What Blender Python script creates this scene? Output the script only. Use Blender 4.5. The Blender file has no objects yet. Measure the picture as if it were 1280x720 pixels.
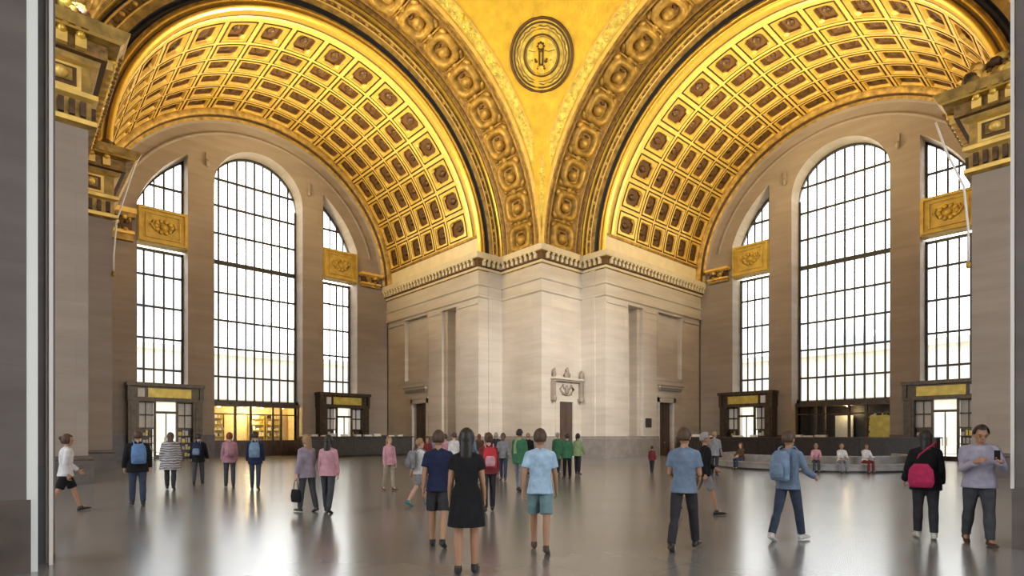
import bpy, bmesh, math, random
from mathutils import Vector, Matrix, noise
random.seed(7)
C = bpy.context.scene.collection
PI = math.pi
R = math.radians
# ------------------------------------------------------------------ camera frame
PHI = R(48.0)
FOC = 705.0
EYE = 1.65
HOR = 545.0
FW = Vector((math.cos(PHI), math.sin(PHI), 0)); RT = Vector((math.sin(PHI), -math.cos(PHI), 0))
def ground(px, fy):
    d = FOC * EYE / (fy - HOR)
    return at(px, d)
def at(px, d, z=0.0):
    p = FW * d + RT * ((px - 640.0) / FOC * d)
    return Vector((p.x, p.y, z))

# ------------------------------------------------------------------ materials
def mat(name, col, rough=0.5, metal=0.0, var=0.0, vscale=3.0, bump=0.0, bscale=20.0, stretch=(1, 1, 1), spec=0.5, col2=None, emit=None, estr=0.0):
    m = bpy.data.materials.new(name); m.use_nodes = True
    nt = m.node_tree; b = nt.nodes['Principled BSDF']
    b.inputs['Base Color'].default_value = (*col, 1); b.inputs['Roughness'].default_value = rough
    b.inputs['Metallic'].default_value = metal; b.inputs['Specular IOR Level'].default_value = spec
    tc = nt.nodes.new('ShaderNodeTexCoord'); mp = nt.nodes.new('ShaderNodeMapping')
    mp.inputs['Scale'].default_value = stretch
    nt.links.new(tc.outputs['Object'], mp.inputs['Vector'])
    if var > 0 or col2:
        n = nt.nodes.new('ShaderNodeTexNoise'); n.inputs['Scale'].default_value = vscale; n.inputs['Detail'].default_value = 5
        nt.links.new(mp.outputs['Vector'], n.inputs['Vector'])
        cr = nt.nodes.new('ShaderNodeValToRGB')
        c2 = col2 or tuple(min(1, c * (1 + var)) for c in col)
        c1 = col if col2 else tuple(c * (1 - var) for c in col)
        cr.color_ramp.elements[0].position = .3; cr.color_ramp.elements[1].position = .7
        cr.color_ramp.elements[0].color = (*c1, 1); cr.color_ramp.elements[1].color = (*c2, 1)
        nt.links.new(n.outputs['Fac'], cr.inputs['Fac']); nt.links.new(cr.outputs['Color'], b.inputs['Base Color'])
    if bump > 0:
        n2 = nt.nodes.new('ShaderNodeTexNoise'); n2.inputs['Scale'].default_value = bscale; n2.inputs['Detail'].default_value = 4
        nt.links.new(mp.outputs['Vector'], n2.inputs['Vector'])
        bp = nt.nodes.new('ShaderNodeBump'); bp.inputs['Strength'].default_value = bump; bp.inputs['Distance'].default_value = .05
        nt.links.new(n2.outputs['Fac'], bp.inputs['Height']); nt.links.new(bp.outputs['Normal'], b.inputs['Normal'])
    if emit:
        b.inputs['Emission Color'].default_value = (*emit, 1); b.inputs['Emission Strength'].default_value = estr
    return m

def stone_mat(name, c1, c2, joint=0.82, rough=.6, course=1.25):
    """veined, horizontally banded stone laid in courses"""
    m = mat(name, c1, rough, 0, col2=c2, vscale=1.0, stretch=(.35, .35, 2.2))
    nt = m.node_tree; b = nt.nodes['Principled BSDF']
    src = b.inputs['Base Color'].links[0].from_socket
    tc = [n for n in nt.nodes if n.type == 'TEX_COORD'][0]
    sx = nt.nodes.new('ShaderNodeSeparateXYZ'); nt.links.new(tc.outputs['Object'], sx.inputs[0])
    ad = nt.nodes.new('ShaderNodeMath'); ad.operation = 'ADD'; nt.links.new(sx.outputs['X'], ad.inputs[0]); nt.links.new(sx.outputs['Y'], ad.inputs[1])
    cb = nt.nodes.new('ShaderNodeCombineXYZ'); nt.links.new(ad.outputs[0], cb.inputs[0]); nt.links.new(sx.outputs['Z'], cb.inputs[1])
    br = nt.nodes.new('ShaderNodeTexBrick')
    br.inputs['Color1'].default_value = (1, 1, 1, 1); br.inputs['Color2'].default_value = (.93, .925, .92, 1)
    br.inputs['Mortar'].default_value = (joint, joint * .98, joint * .96, 1)
    br.inputs['Scale'].default_value = 1; br.inputs['Mortar Size'].default_value = .012; br.inputs['Brick Width'].default_value = course * 1.9
    br.inputs['Row Height'].default_value = course
    nt.links.new(cb.outputs[0], br.inputs['Vector'])
    mx = nt.nodes.new('ShaderNodeMix'); mx.data_type = 'RGBA'; mx.blend_type = 'MULTIPLY'; mx.inputs['Factor'].default_value = 1
    nt.links.new(src, mx.inputs['A']); nt.links.new(br.outputs['Color'], mx.inputs['B'])
    nt.links.new(mx.outputs['Result'], b.inputs['Base Color'])
    return m

M = {}
M['stone'] = stone_mat('pale travertine', (.56, .50, .42), (.66, .60, .52))
M['stoneshade'] = stone_mat('shade toned travertine', (.29, .238, .19), (.35, .29, .236), joint=.9)  # same travertine with the shade of backlit walls put into its colour
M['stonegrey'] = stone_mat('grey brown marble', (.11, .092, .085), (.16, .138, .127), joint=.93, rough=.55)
M['cream'] = mat('cream plaster', (.74, .64, .43), .6, var=.06, vscale=1.5)
M['dado'] = mat('dark brown marble', (.085, .062, .05), .35, var=.3, vscale=2.5)
M['dadogrey'] = mat('grey brown dado marble', (.26, .235, .215), .45, var=.15, vscale=2.0)
M['black'] = mat('black marble and recess shade', (.022, .02, .02), .35, var=.3, vscale=3)
M['gold'] = mat('gilded plaster', (.86, .59, .15), .42, .35, var=.14, vscale=2.2, bump=.35, bscale=6)
M['goldbright'] = mat('burnished gilding', (.92, .62, .11), .3, .6, var=.1, vscale=3)
M['golddark'] = mat('dark gilding', (.40, .25, .055), .5, .35, var=.45, vscale=2.4, bump=.5, bscale=5)
M['goldbrown'] = mat('brown gilding', (.27, .16, .045), .55, .3, var=.5, vscale=4, bump=.6, bscale=8)
M['mosaic'] = mat('gold mosaic', (.86, .55, .05), .5, .3, var=.16, vscale=1.4, bump=.5, bscale=5)
M['mosaicpale'] = mat('pale gold mosaic', (.90, .64, .13), .45, .3, var=.35, vscale=2.6, bump=.9, bscale=4)
M['bronzedark'] = mat('dark bronze', (.10, .055, .025), .5, .4, var=.5, vscale=3, bump=.5, bscale=10)
M['grooveshade'] = mat('recess shade brown', (.13, .075, .02), .6, .2)  # shading of narrow recesses put into a darker colour
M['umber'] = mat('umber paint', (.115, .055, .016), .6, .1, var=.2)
M['frame'] = mat('dark window steel', (.055, .05, .042), .45, .3)
M['bronze'] = mat('portal bronze', (.075, .055, .035), .38, .6, var=.35, vscale=4)
M['brass'] = mat('brass panel', (.62, .47, .10), .42, .45, var=.2, vscale=2.5, bump=.25, bscale=9)
M['panelgold'] = mat('olive gold relief', (.55, .38, .075), .5, .35, var=.2, vscale=2, bump=.5, bscale=5)
M['door'] = mat('brown wooden door', (.085, .055, .04), .5, var=.3, vscale=6, stretch=(1, 1, .15))
M['paleedge'] = mat('pale lit edge', (.80, .84, .82), .3, .0, spec=.6)  # pale colour painting the lit edges of the near pillars
M['creamedge'] = mat('cream lit edge', (.74, .70, .66), .3, .0)
M['white'] = mat('white paint', (.8, .79, .76), .5)
M['paper'] = mat('white card', (.78, .77, .72), .6, var=.1, vscale=8)
M['wood'] = mat('dark polished wood', (.07, .04, .028), .35, var=.4, vscale=5, stretch=(1, 1, .2))
M['countergrey'] = mat('charcoal laminate', (.055, .052, .05), .4, var=.2)
M['counterbrown'] = mat('black brown panelling', (.03, .022, .02), .35, var=.3, vscale=4)
M['benchstone'] = mat('grey bench marble', (.30, .29, .285), .35, var=.2, vscale=2.5)
M['facade'] = mat('cream street facade', (.74, .70, .60), .8, var=.1, vscale=.4)
M['facadewin'] = mat('street facade window', (.58, .6, .62), .3)
M['pavement'] = mat('pale pavement', (.62, .60, .56), .8, var=.1, vscale=.5)
M['shopwall'] = mat('warm shop wall', (.75, .60, .33), .6, var=.15, vscale=3)
M['bulb'] = mat('lit lamp glass', (1, .8, .5), .4, emit=(1, .75, .38), estr=9)

def glass_mat():
    m = bpy.data.materials.new('window glass'); m.use_nodes = True; nt = m.node_tree
    nt.nodes.remove(nt.nodes['Principled BSDF']); out = nt.nodes['Material Output']
    tr = nt.nodes.new('ShaderNodeBsdfTransparent'); gl = nt.nodes.new('ShaderNodeBsdfGlossy'); gl.inputs['Roughness'].default_value = .03
    tr.inputs['Color'].default_value = (.95, .97, .96, 1)
    lw = nt.nodes.new('ShaderNodeFresnel'); lw.inputs['IOR'].default_value = 1.35
    mx = nt.nodes.new('ShaderNodeMixShader'); nt.links.new(lw.outputs[0], mx.inputs[0]); nt.links.new(tr.outputs[0], mx.inputs[1]); nt.links.new(gl.outputs[0], mx.inputs[2])
    nt.links.new(mx.outputs[0], out.inputs['Surface'])
    return m
M['glass'] = glass_mat()

def floor_mat():
    m = mat('polished grey marble', (.165, .17, .175), .2, 0, col2=(.21, .215, .22), vscale=.5, spec=1.0)
    nt = m.node_tree; b = nt.nodes['Principled BSDF']; b.inputs['IOR'].default_value = 1.85
    src = b.inputs['Base Color'].links[0].from_socket
    tc = [n for n in nt.nodes if n.type == 'TEX_COORD'][0]
    br = nt.nodes.new('ShaderNodeTexBrick'); br.offset = 0
    br.inputs['Color1'].default_value = (1, 1, 1, 1); br.inputs['Color2'].default_value = (.93, .93, .92, 1); br.inputs['Mortar'].default_value = (.72, .71, .7, 1)
    br.inputs['Scale'].default_value = 1; br.inputs['Mortar Size'].default_value = .008; br.inputs['Brick Width'].default_value = 1.3; br.inputs['Row Height'].default_value = 1.3
    nt.links.new(tc.outputs['Object'], br.inputs['Vector'])
    mx = nt.nodes.new('ShaderNodeMix'); mx.data_type = 'RGBA'; mx.blend_type = 'MULTIPLY'; mx.inputs['Factor'].default_value = 1
    nt.links.new(src, mx.inputs['A']); nt.links.new(br.outputs['Color'], mx.inputs['B']); nt.links.new(mx.outputs['Result'], b.inputs['Base Color'])
    n = nt.nodes.new('ShaderNodeTexNoise'); n.inputs['Scale'].default_value = .8; n.inputs['Detail'].default_value = 6
    nt.links.new(tc.outputs['Object'], n.inputs['Vector'])
    mr = nt.nodes.new('ShaderNodeMapRange'); mr.inputs[3].default_value = .18; mr.inputs[4].default_value = .235
    nt.links.new(n.outputs['Fac'], mr.inputs[0]); nt.links.new(mr.outputs[0], b.inputs['Roughness'])
    return m
M['floor'] = floor_mat()

# ------------------------------------------------------------------ mesh builder
class MB:
    def __init__(s): s.v = []; s.f = []; s.m = []; s.sm = []
    def add(s, vs, fs, mt, smooth=False):
        b = len(s.v); s.v.extend(Vector(v) for v in vs)
        for f in fs: s.f.append([b + i for i in f]); s.m.append(mt); s.sm.append(smooth)
        return s
    def quad(s, a, b, c, d, mt): return s.add([a, b, c, d], [(0, 1, 2, 3)], mt)
    def box(s, x0, x1, y0, y1, z0, z1, mt):
        x0, x1 = min(x0, x1), max(x0, x1); y0, y1 = min(y0, y1), max(y0, y1); z0, z1 = min(z0, z1), max(z0, z1)
        v = [(x0, y0, z0), (x1, y0, z0), (x1, y1, z0), (x0, y1, z0), (x0, y0, z1), (x1, y0, z1), (x1, y1, z1), (x0, y1, z1)]
        return s.add(v, [(3, 2, 1, 0), (4, 5, 6, 7), (0, 1, 5, 4), (1, 2, 6, 5), (2, 3, 7, 6), (3, 0, 4, 7)], mt)
    def ball(s, c, rx, ry, rz, mt, n=8, k=5, rot=None, smooth=True):
        c = Vector(c); vs = []; fs = []
        for i in range(k + 1):
            a = PI * i / k
            for j in range(n):
                b = 2 * PI * j / n
                p = Vector((rx * math.sin(a) * math.cos(b), ry * math.sin(a) * math.sin(b), rz * math.cos(a)))
                if rot: p = rot @ p
                vs.append(c + p)
        for i in range(k):
            for j in range(n): fs.append((i * n + j, (i + 1) * n + j, (i + 1) * n + (j + 1) % n, i * n + (j + 1) % n))
        return s.add(vs, fs, mt, smooth)
    def loops(s, loops, mts, closed=True, cap=None, smooth=False):
        """join successive point loops with quads; mts one per gap"""
        n = len(loops[0])
        for k in range(len(loops) - 1):
            vs = list(loops[k]) + list(loops[k + 1]); fs = []
            for j in range(n if closed else n - 1): fs.append((j, (j + 1) % n, n + (j + 1) % n, n + j))
            s.add(vs, fs, mts[k] if isinstance(mts, (list, tuple)) else mts, smooth)
        if cap: s.add(list(loops[-1]), [tuple(range(n))], cap)
        return s
    def tube(s, pts, rad, mt, n=8, caps=True, smooth=True):
        pts = [Vector(p) for p in pts]; rr = rad if isinstance(rad, (list, tuple)) else [rad] * len(pts)
        ls = []; up = Vector((0, 0, 1))
        for i, p in enumerate(pts):
            t = (pts[min(i + 1, len(pts) - 1)] - pts[max(i - 1, 0)]).normalized()
            a = t.cross(up if abs(t.z) < .9 else Vector((1, 0, 0))).normalized(); b = t.cross(a).normalized()
            ls.append([p + (a * math.cos(2 * PI * j / n) + b * math.sin(2 * PI * j / n)) * rr[i] for j in range(n)])
        s.loops(ls, mt, smooth=smooth)
        if caps:
            s.add(ls[0], [tuple(range(n))[::-1]], mt); s.add(ls[-1], [tuple(range(n))], mt)
        return s
    def build(s, name, parent=None, fn=None, flip=False, merge=True):
        me = bpy.data.meshes.new(name)
        vs = [tuple(fn(v)) if fn else tuple(v) for v in s.v]
        fs = [f[::-1] for f in s.f] if flip else s.f
        me.from_pydata(vs, [], fs)
        names = []
        for k in s.m:
            if k not in names: names.append(k)
        for k in names: me.materials.append(M[k] if isinstance(k, str) else k)
        ix = {k: i for i, k in enumerate(names)}
        me.polygons.foreach_set('material_index', [ix[k] for k in s.m])
        me.polygons.foreach_set('use_smooth', s.sm)
        me.update()
        if merge:
            bm = bmesh.new(); bm.from_mesh(me); bmesh.ops.remove_doubles(bm, verts=bm.verts, dist=1e-4); bmesh.ops.recalc_face_normals(bm, faces=bm.faces); bm.to_mesh(me); bm.free()
        o = bpy.data.objects.new(name, me); C.objects.link(o)
        if parent:
            o.parent = parent; o.matrix_parent_inverse = parent.matrix_world.inverted()
        return o
def tag(o, label=None, cat=None, group=None, kind=None):
    if label: o['label'] = label
    if cat: o['category'] = cat
    if group: o['group'] = group
    if kind: o['kind'] = kind
    return o
def empty(name, loc, rz=0.0):
    o = bpy.data.objects.new(name, None); C.objects.link(o); o.location = loc; o.rotation_euler = (0, 0, rz)
    o.matrix_world = Matrix.Translation(Vector(loc)) @ Matrix.Rotation(rz, 4, 'Z')
    return o

# ------------------------------------------------------------------ plan of the hall
CC = 29.2        # convex corner of the central pier
A1 = 33.7        # plane where the arms open
B1 = 26.9        # far side wall of an arm
XL = 3.94        # near side wall of an arm
LE = 47.5        # end wall of an arm
XM = (XL + B1) / 2
R1 = (B1 - XL) / 2
R2 = CC - XM
ZS = 15.5
DEP = 1.9        # window reveal depth
LO = XM - R2     # 1.64
def arm(k):
    """k=0 the arm going off to the left, k=1 its mirror going off to the right"""
    return (lambda v: Vector((v[0], v[1], v[2]))) if k == 0 else (lambda v: Vector((v[1], v[0], v[2])))
SIDE = ('left', 'right')
# ------------------------------------------------------------------ setting
def S(o, label=None): return tag(o, label, None, None, 'structure')
b = MB(); b.quad((-16, -16, 0), (LE + DEP, -16, 0), (LE + DEP, LE + DEP, 0), (-16, LE + DEP, 0), 'floor')
b.box(-16, LE + DEP, -16, LE + DEP, -.4, -.02, 'floor')
S(b.build('floor', merge=False))

def vz(p, r=R1): return ZS + math.sqrt(max(0, r * r - (p - XM) ** 2))
SW = [(7.0, 10.2), (20.64, 23.84)]           # side windows
BW = (XM - 3.42, XM + 3.42)                  # the tall window
RS = 8.9
def zside(p): return ZS + math.sqrt(max(0, RS * RS - (p - XM) ** 2))
def zbig(p): return 21.0 + math.sqrt(max(0, 3.42 ** 2 - (p - XM) ** 2))
def lin(a, b, n): return [a + (b - a) * i / n for i in range(n + 1)]

def end_wall(k):
    b = MB()
    segs = [(XL, SW[0][0], None), (*SW[0], zside), (SW[0][1], BW[0], None), (*BW, zbig), (BW[1], SW[1][0], None), (*SW[1], zside), (SW[1][1], B1, None)]
    for a, c, f in segs:
        n = 28 if f is zbig else 14
        ps = lin(a, c, n)
        if f is zbig: ps = [XM - 3.42 * math.cos(PI * i / n) for i in range(n + 1)]
        if a == XL: ps = [XL + (c - XL) * (i / n) ** 2 for i in range(n + 1)]
        if c == B1: ps = [B1 - (c - a) * ((n - i) / n) ** 2 for i in range(n + 1)]
        for p0, p1 in zip(ps, ps[1:]):
            z0, z1 = (f(p0), f(p1)) if f else (0, 0)
            b.quad((p0, LE, z0), (p1, LE, z1), (p1, LE, vz(p1) + .3), (p0, LE, vz(p0) + .3), 'stoneshade')
            if f: b.quad((p0, LE, z0), (p0, LE + DEP, z0), (p1, LE + DEP, z1), (p1, LE, z1), 'stone')
            b.quad((p0, LE + DEP, z0), (p1, LE + DEP, z1), (p1, LE + DEP, vz(p1) + .3), (p0, LE + DEP, vz(p0) + .3), 'stoneshade')
        if f:
            for p in (a, c): b.quad((p, LE, 0), (p, LE + DEP, 0), (p, LE + DEP, f(p)), (p, LE, f(p)), 'stone')
    # concentric mouldings of the lunette and raised key blocks
    ring(b, [(R1 + .02, LE - .9), (R1 - .35, LE - .9), (R1 - .42, LE - .75), (R1 - .42, LE - .35), (R1 - .62, LE - .3), (R1 - .62, LE - .05), (R1 - .7, LE)],
         ['golddark', 'golddark', 'bronzedark', 'golddark', 'stoneshade', 'stoneshade'], 72)
    ring(b, [(R1 - 1.35, LE), (R1 - 1.38, LE - .1), (R1 - 1.55, LE - .1), (R1 - 1.58, LE)], ['stoneshade'] * 3, 72, R(14), PI - R(14))
    for q in (BW[0] - .5, BW[1] + .5):
        b.box(q - .12, q + .12, LE - .14, LE, 22.3, 23.2, 'stoneshade'); b.ball((q, LE - .16, 22.4), .16, .12, .3, 'stoneshade')
    o = S(b.build('wall_%s_end' % SIDE[k], fn=arm(k), flip=k == 1), 'tall stone end wall of the %s arm with three windows' % SIDE[k])
    # dado along the end wall, broken at the openings
    b = MB()
    for a, c in ((XL, 6.3), (10.95, BW[0]), (BW[1], 19.95), (24.55, B1)):
        b.box(a, c, LE - .12, LE + .02, 0, 1.62, 'dado'); b.box(a, c, LE - .16, LE + .02, 1.62, 1.74, 'dado')
    S(b.build('baseboard_%s_end' % SIDE[k], fn=arm(k), flip=k == 1))

def ring(b, prof, mts, n=96, t0=0.0, t1=PI, smooth=True):
    """sweep an (r, q) profile round the arm's axis"""
    for i in range(len(prof) - 1):
        (ra, qa), (rb, qb) = prof[i], prof[i + 1]
        vs = []; fs = []
        for j in range(n + 1):
            t = t0 + (t1 - t0) * j / n
            vs.append((XM + ra * math.cos(t), qa, ZS + ra * math.sin(t))); vs.append((XM + rb * math.cos(t), qb, ZS + rb * math.sin(t)))
        for j in range(n): fs.append((2 * j, 2 * j + 1, 2 * j + 3, 2 * j + 2))
        b.add(vs, fs, mts[i], smooth)

def vault(k):
    b = MB()
    T0 = R(7.5); NT = 16; dT = (PI - 2 * T0) / NT
    rows = [(34.75, 37.35), (37.35, 39.25), (39.25, 41.15), (41.15, 43.05), (43.05, 44.95), (44.95, 46.75)]
    # plain band at the springing, margins at the front and back
    for t0, t1 in ((0, T0), (PI - T0, PI)):
        ring(b, [(R1, A1), (R1, LE)], ['cream'], 4, t0, t1)
    for t in (T0 - .012, PI - T0 + .012):
        b.tube([(XM + (R1 - .04) * math.cos(t), A1 + .1, ZS + (R1 - .04) * math.sin(t)), (XM + (R1 - .04) * math.cos(t), LE - .5, ZS + (R1 - .04) * math.sin(t))], .11, 'golddark', 6)
    ring(b, [(R1, A1), (R1, 34.15), (R1 + .07, 34.18), (R1 + .07, 34.26), (R1, 34.3), (R1, 34.75)], ['goldbright', 'grooveshade', 'grooveshade', 'grooveshade', 'gold'], 96, T0, PI - T0)
    ring(b, [(R1, 46.75), (R1 - .05, 46.8), (R1 - .05, 47.0), (R1, LE)], ['gold', 'golddark', 'golddark'], 96, T0, PI - T0)
    for q0, q1 in rows:
        front = q0 < 35
        for i in range(NT):
            t0 = T0 + i * dT; w = dT * R1; hq = q1 - q0
            def loop(ins, dr, ch=0.0):
                pts = []
                a0, a1 = ins / w, 1 - ins / w; c0, c1 = ins / hq, 1 - ins / hq
                cor = [(a0, c0), (a1, c0), (a1, c1), (a0, c1)]
                for e in range(4):
                    (sa, ca), (sb, cb) = cor[e], cor[(e + 1) % 4]
                    for f in (0, .2, .4, .6, .8):
                        s, c = sa + (sb - sa) * f, ca + (cb - ca) * f
                        if f == 0 and ch: s, c = s + (.5 - s) * ch, c + (.5 - c) * ch
                        r = R1 + dr; t = t0 + s * dT
                        pts.append((XM + r * math.cos(t), q0 + c * hq, ZS + r * math.sin(t)))
                return pts
            if front:
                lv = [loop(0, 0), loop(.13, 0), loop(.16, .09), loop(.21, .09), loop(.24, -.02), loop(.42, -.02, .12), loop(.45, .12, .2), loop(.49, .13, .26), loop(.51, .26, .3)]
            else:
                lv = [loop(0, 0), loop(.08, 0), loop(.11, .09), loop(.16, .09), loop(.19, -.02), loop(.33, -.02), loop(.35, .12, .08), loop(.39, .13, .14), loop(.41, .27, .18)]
            b.loops(lv, ['gold', 'grooveshade', 'grooveshade', 'grooveshade', 'goldbright', 'gold', 'golddark', 'umber'], cap='umber')
            tm = t0 + dT / 2; rr = R1 + (.24 if front else .26)
            c = Vector((XM + rr * math.cos(tm), (q0 + q1) / 2, ZS + rr * math.sin(tm)))
            rot = Matrix.Rotation(-(tm - PI / 2), 3, 'Y')
            b.ball(c, .26, .34, .14, 'bronzedark', 8, 4, rot)
            for s in (-1, 1): b.ball(c + Vector((0, s * .3, 0)), .13, .16, .1, 'bronzedark', 6, 3, rot)
    S(b.build('ceiling_%s_vault' % SIDE[k], fn=arm(k), flip=k == 1), 'gilded coffered barrel vault of the %s arm' % SIDE[k])

def archivolt(k):
    """stepped gilded ring that frames the mouth of the vault"""
    b = MB()
    def roll(ra, rb, h, q, n=5): return [(ra + (rb - ra) * i / n, q - h * math.sin(PI * i / n)) for i in range(n + 1)]
    pr = []; mt = []
    def seg(pts, m):
        for p in pts:
            if pr and (abs(p[0] - pr[-1][0]) + abs(p[1] - pr[-1][1])) < 1e-6: continue
            if pr: mt.append(m)
            pr.append(p)
    pr.append((R1, A1))
    seg(roll(R1, R1 + .27, .22, A1), 'goldbright'); seg([(R1 + .3, A1 + .14), (R1 + .36, A1 + .14)], 'umber')
    seg(roll(R1 + .38, R1 + .56, .14, A1), 'goldbright'); seg([(R1 + .66, A1 - .05)], 'golddark')
    seg([(R1 + .68, A1 + .34), (R1 + 1.0, A1 + .34), (R1 + 1.02, A1 - .06)], 'black')  # shade of the deep recess put into black colour
    seg([(R1 + 1.38, A1 - .08)], 'golddark'); seg(roll(R1 + 1.38, R1 + 1.46, .08, A1 - .08, 3), 'gold')
    seg([(R1 + 1.48, A1), (R1 + 1.80, A1)], 'goldbrown')
    seg([(R1 + 1.82, A1 - .1), (R1 + 1.88, A1 - .1)], 'gold'); seg([(R1 + 1.9, A1 + .25), (R1 + 2.06, A1 + .25)], 'black')
    seg([(R1 + 2.08, A1 - .12)], 'golddark'); seg(roll(R1 + 2.08, R2 - .02, .16, A1 - .12), 'goldbright'); seg([(R2, A1)], 'golddark')
    ring(b, pr, mt, 120)
    n = 86
    for i in range(n):           # egg and leaf enrichment
        t = PI * (i + .5) / n; rr = R1 + 1.64
        c = Vector((XM + rr * math.cos(t), A1 - .03, ZS + rr * math.sin(t)))
        b.ball(c, .15, .12, .13, 'golddark' if i % 2 else 'gold', 6, 3)
    S(b.build('trim_%s_archivolt' % SIDE[k], fn=arm(k), flip=k == 1), 'stepped gilded moulding round the mouth of the %s vault' % SIDE[k])
    # broad soffit band with wreaths, its shade put into darker gilding
    b = MB()
    ring(b, [(R2, A1 + .02), (R2, A1 - .25), (R2 - .16, A1 - .3), (R2 - .16, A1 - .5), (R2 + .05, A1 - .55), (R2 + .05, A1 - .75), (R2 - .1, A1 - .8), (R2 - .1, A1 - .92), (R2 + .08, A1 - 1.0),
             (R2 + .08, CC + .75), (R2 - .08, CC + .7), (R2 - .08, CC + .58), (R2 + .05, CC + .52), (R2 + .05, CC + .4), (R2 - .14, CC + .35), (R2 - .14, CC + .1), (R2, CC)],
         ['golddark', 'golddark', 'golddark', 'goldbrown', 'umber', 'goldbrown', 'golddark', 'goldbrown', 'goldbrown', 'goldbrown', 'golddark', 'goldbrown', 'umber', 'goldbrown', 'golddark', 'gold'], 96)
    n = 19; qm = (CC + A1) / 2 - .1
    for i in range(n):
        t = PI * (i + .5) / n
        er = Vector((-math.cos(t), 0, -math.sin(t))); et = Vector((-math.sin(t), 0, math.cos(t))); ey = Vector((0, 1, 0))
        c = Vector((XM, qm, ZS)) - er * (R2 + .08)
        rot = Matrix((et, ey, er)).transposed()
        P = lambda u, v, w: c + et * u + ey * v + er * w
        # square frame, wreath ring, boss, four leaves, dividing bar
        N = 20
        se = lambda x: math.copysign(abs(x) ** .62, x)
        for rad, hh, wd, m in ((.80, .36, .24, 'golddark'),):
            ls = []
            for (dr, w) in ((-wd, 0), (-wd * .7, hh * .8), (0, hh), (wd * .7, hh * .8), (wd, 0)):
                ls.append([P((rad + dr) * se(math.cos(2 * PI * j / N)), (rad + dr) * 1.2 * se(math.sin(2 * PI * j / N)), w) for j in range(N)])
            b.loops(ls, m, smooth=True)
        b.ball(P(-.12, 0, .05), .40, .5, .34, 'golddark', 10, 5, rot); b.ball(P(.36, .1, .02), .1, .3, .12, 'umber', 8, 4, rot)
        for su in (-1, 1):
            for sv in (-1, 1): b.ball(P(su * .82, sv * .98, .04), .24, .36, .16, 'golddark', 7, 4, rot @ Matrix.Rotation(su * sv * .7, 3, 'Z'))
        b.ball(P(1.13, 0, .0), .10, 1.3, .2, 'golddark', 8, 4, rot)
        b.ball(P(1.13, 0, .12), .28, .3, .2, 'golddark', 8, 4, rot)
    S(b.build('trim_%s_soffit' % SIDE[k], fn=arm(k), flip=k == 1), 'broad arch soffit with gilded wreath relief, %s of the medallion' % SIDE[k])

def dome():
    b = MB(); RS_ = R2 * math.sqrt(2); NP = 160; NE = 40
    vs = []; fs = []
    for i in range(NP):
        f = 2 * PI * i / NP; rho = R2 / max(abs(math.cos(f)), abs(math.sin(f))); e0 = math.acos(min(1, rho / RS_))
        for j in range(NE + 1):
            e = e0 + (PI / 2 - e0) * j / NE
            vs.append((XM + RS_ * math.cos(e) * math.cos(f), XM + RS_ * math.cos(e) * math.sin(f), ZS + RS_ * math.sin(e)))
    for i in range(NP):
        for j in range(NE):
            a = i * (NE + 1) + j; c = ((i + 1) % NP) * (NE + 1) + j
            fs.append((a, c, c + 1, a + 1))
    b.add(vs, fs, 'mosaic', True)
    S(b.build('ceiling_dome'), 'gold mosaic pendentive and shallow dome over the crossing')
    b = MB()
    for k in (0, 1):
        fn = arm(k)
        for w0, w1, dr, m in ((.0, .12, .16, 'gold'), (.12, .62, .05, 'mosaicpale'), (.62, .68, .08, 'gold')):
            n = 120; ls = [[], []]
            for wi, w in enumerate((w0, w1)):
                rr = math.sqrt((RS_ - dr) ** 2 - (CC - w - XM) ** 2)
                t0 = math.acos(min(1, (R2 - .02) / rr))
                for j in range(n + 1):
                    t = t0 + (PI - 2 * t0) * j / n
                    ls[wi].append(fn((XM + rr * math.cos(t), CC - w, ZS + rr * math.sin(t))))
            b.loops(ls, m, closed=False, smooth=True)
    random.seed(3)
    for k in (0, 1):             # little leaf flakes along the pale borders
        fn = arm(k)
        for i in range(230):
            w = random.uniform(.18, .56); t = PI * (i + random.random()) / 230
            rr = math.sqrt((RS_ - .03) ** 2 - (CC - w - XM) ** 2)
            if rr * abs(math.cos(t)) > R2 - .15: continue
            b.ball(fn((XM + rr * math.cos(t), CC - w, ZS + rr * math.sin(t))), random.uniform(.06, .2), random.uniform(.06, .2), random.uniform(.05, .1), random.choice(['gold', 'mosaicpale', 'mosaic']), 5, 3)
    S(b.build('trim_1', merge=False), 'pale gold leaf borders along both edges of the pendentive')

def path_sweep(b, path, prof, mts):
    """mitred moulding along a plan path with the hall on its right-hand side"""
    pts = [Vector((p[0], p[1])) for p in path]; ns = []
    for a, c in zip(pts, pts[1:]):
        d = (c - a).normalized(); ns.append(Vector((d.y, -d.x)))
    offs = []
    for i in range(len(pts)):
        if i == 0: offs.append(ns[0])
        elif i == len(pts) - 1: offs.append(ns[-1])
        else: offs.append(ns[i - 1] + ns[i])
    for j in range(len(prof) - 1):
        for i in range(len(pts) - 1):
            q = []
            for (ii, jj) in ((i, j), (i + 1, j), (i + 1, j + 1), (i, j + 1)):
                p = pts[ii] + offs[ii] * prof[jj][0]; q.append((p.x, p.y, prof[jj][1]))
            b.quad(*q, mts[j])
    return pts, ns

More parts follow.
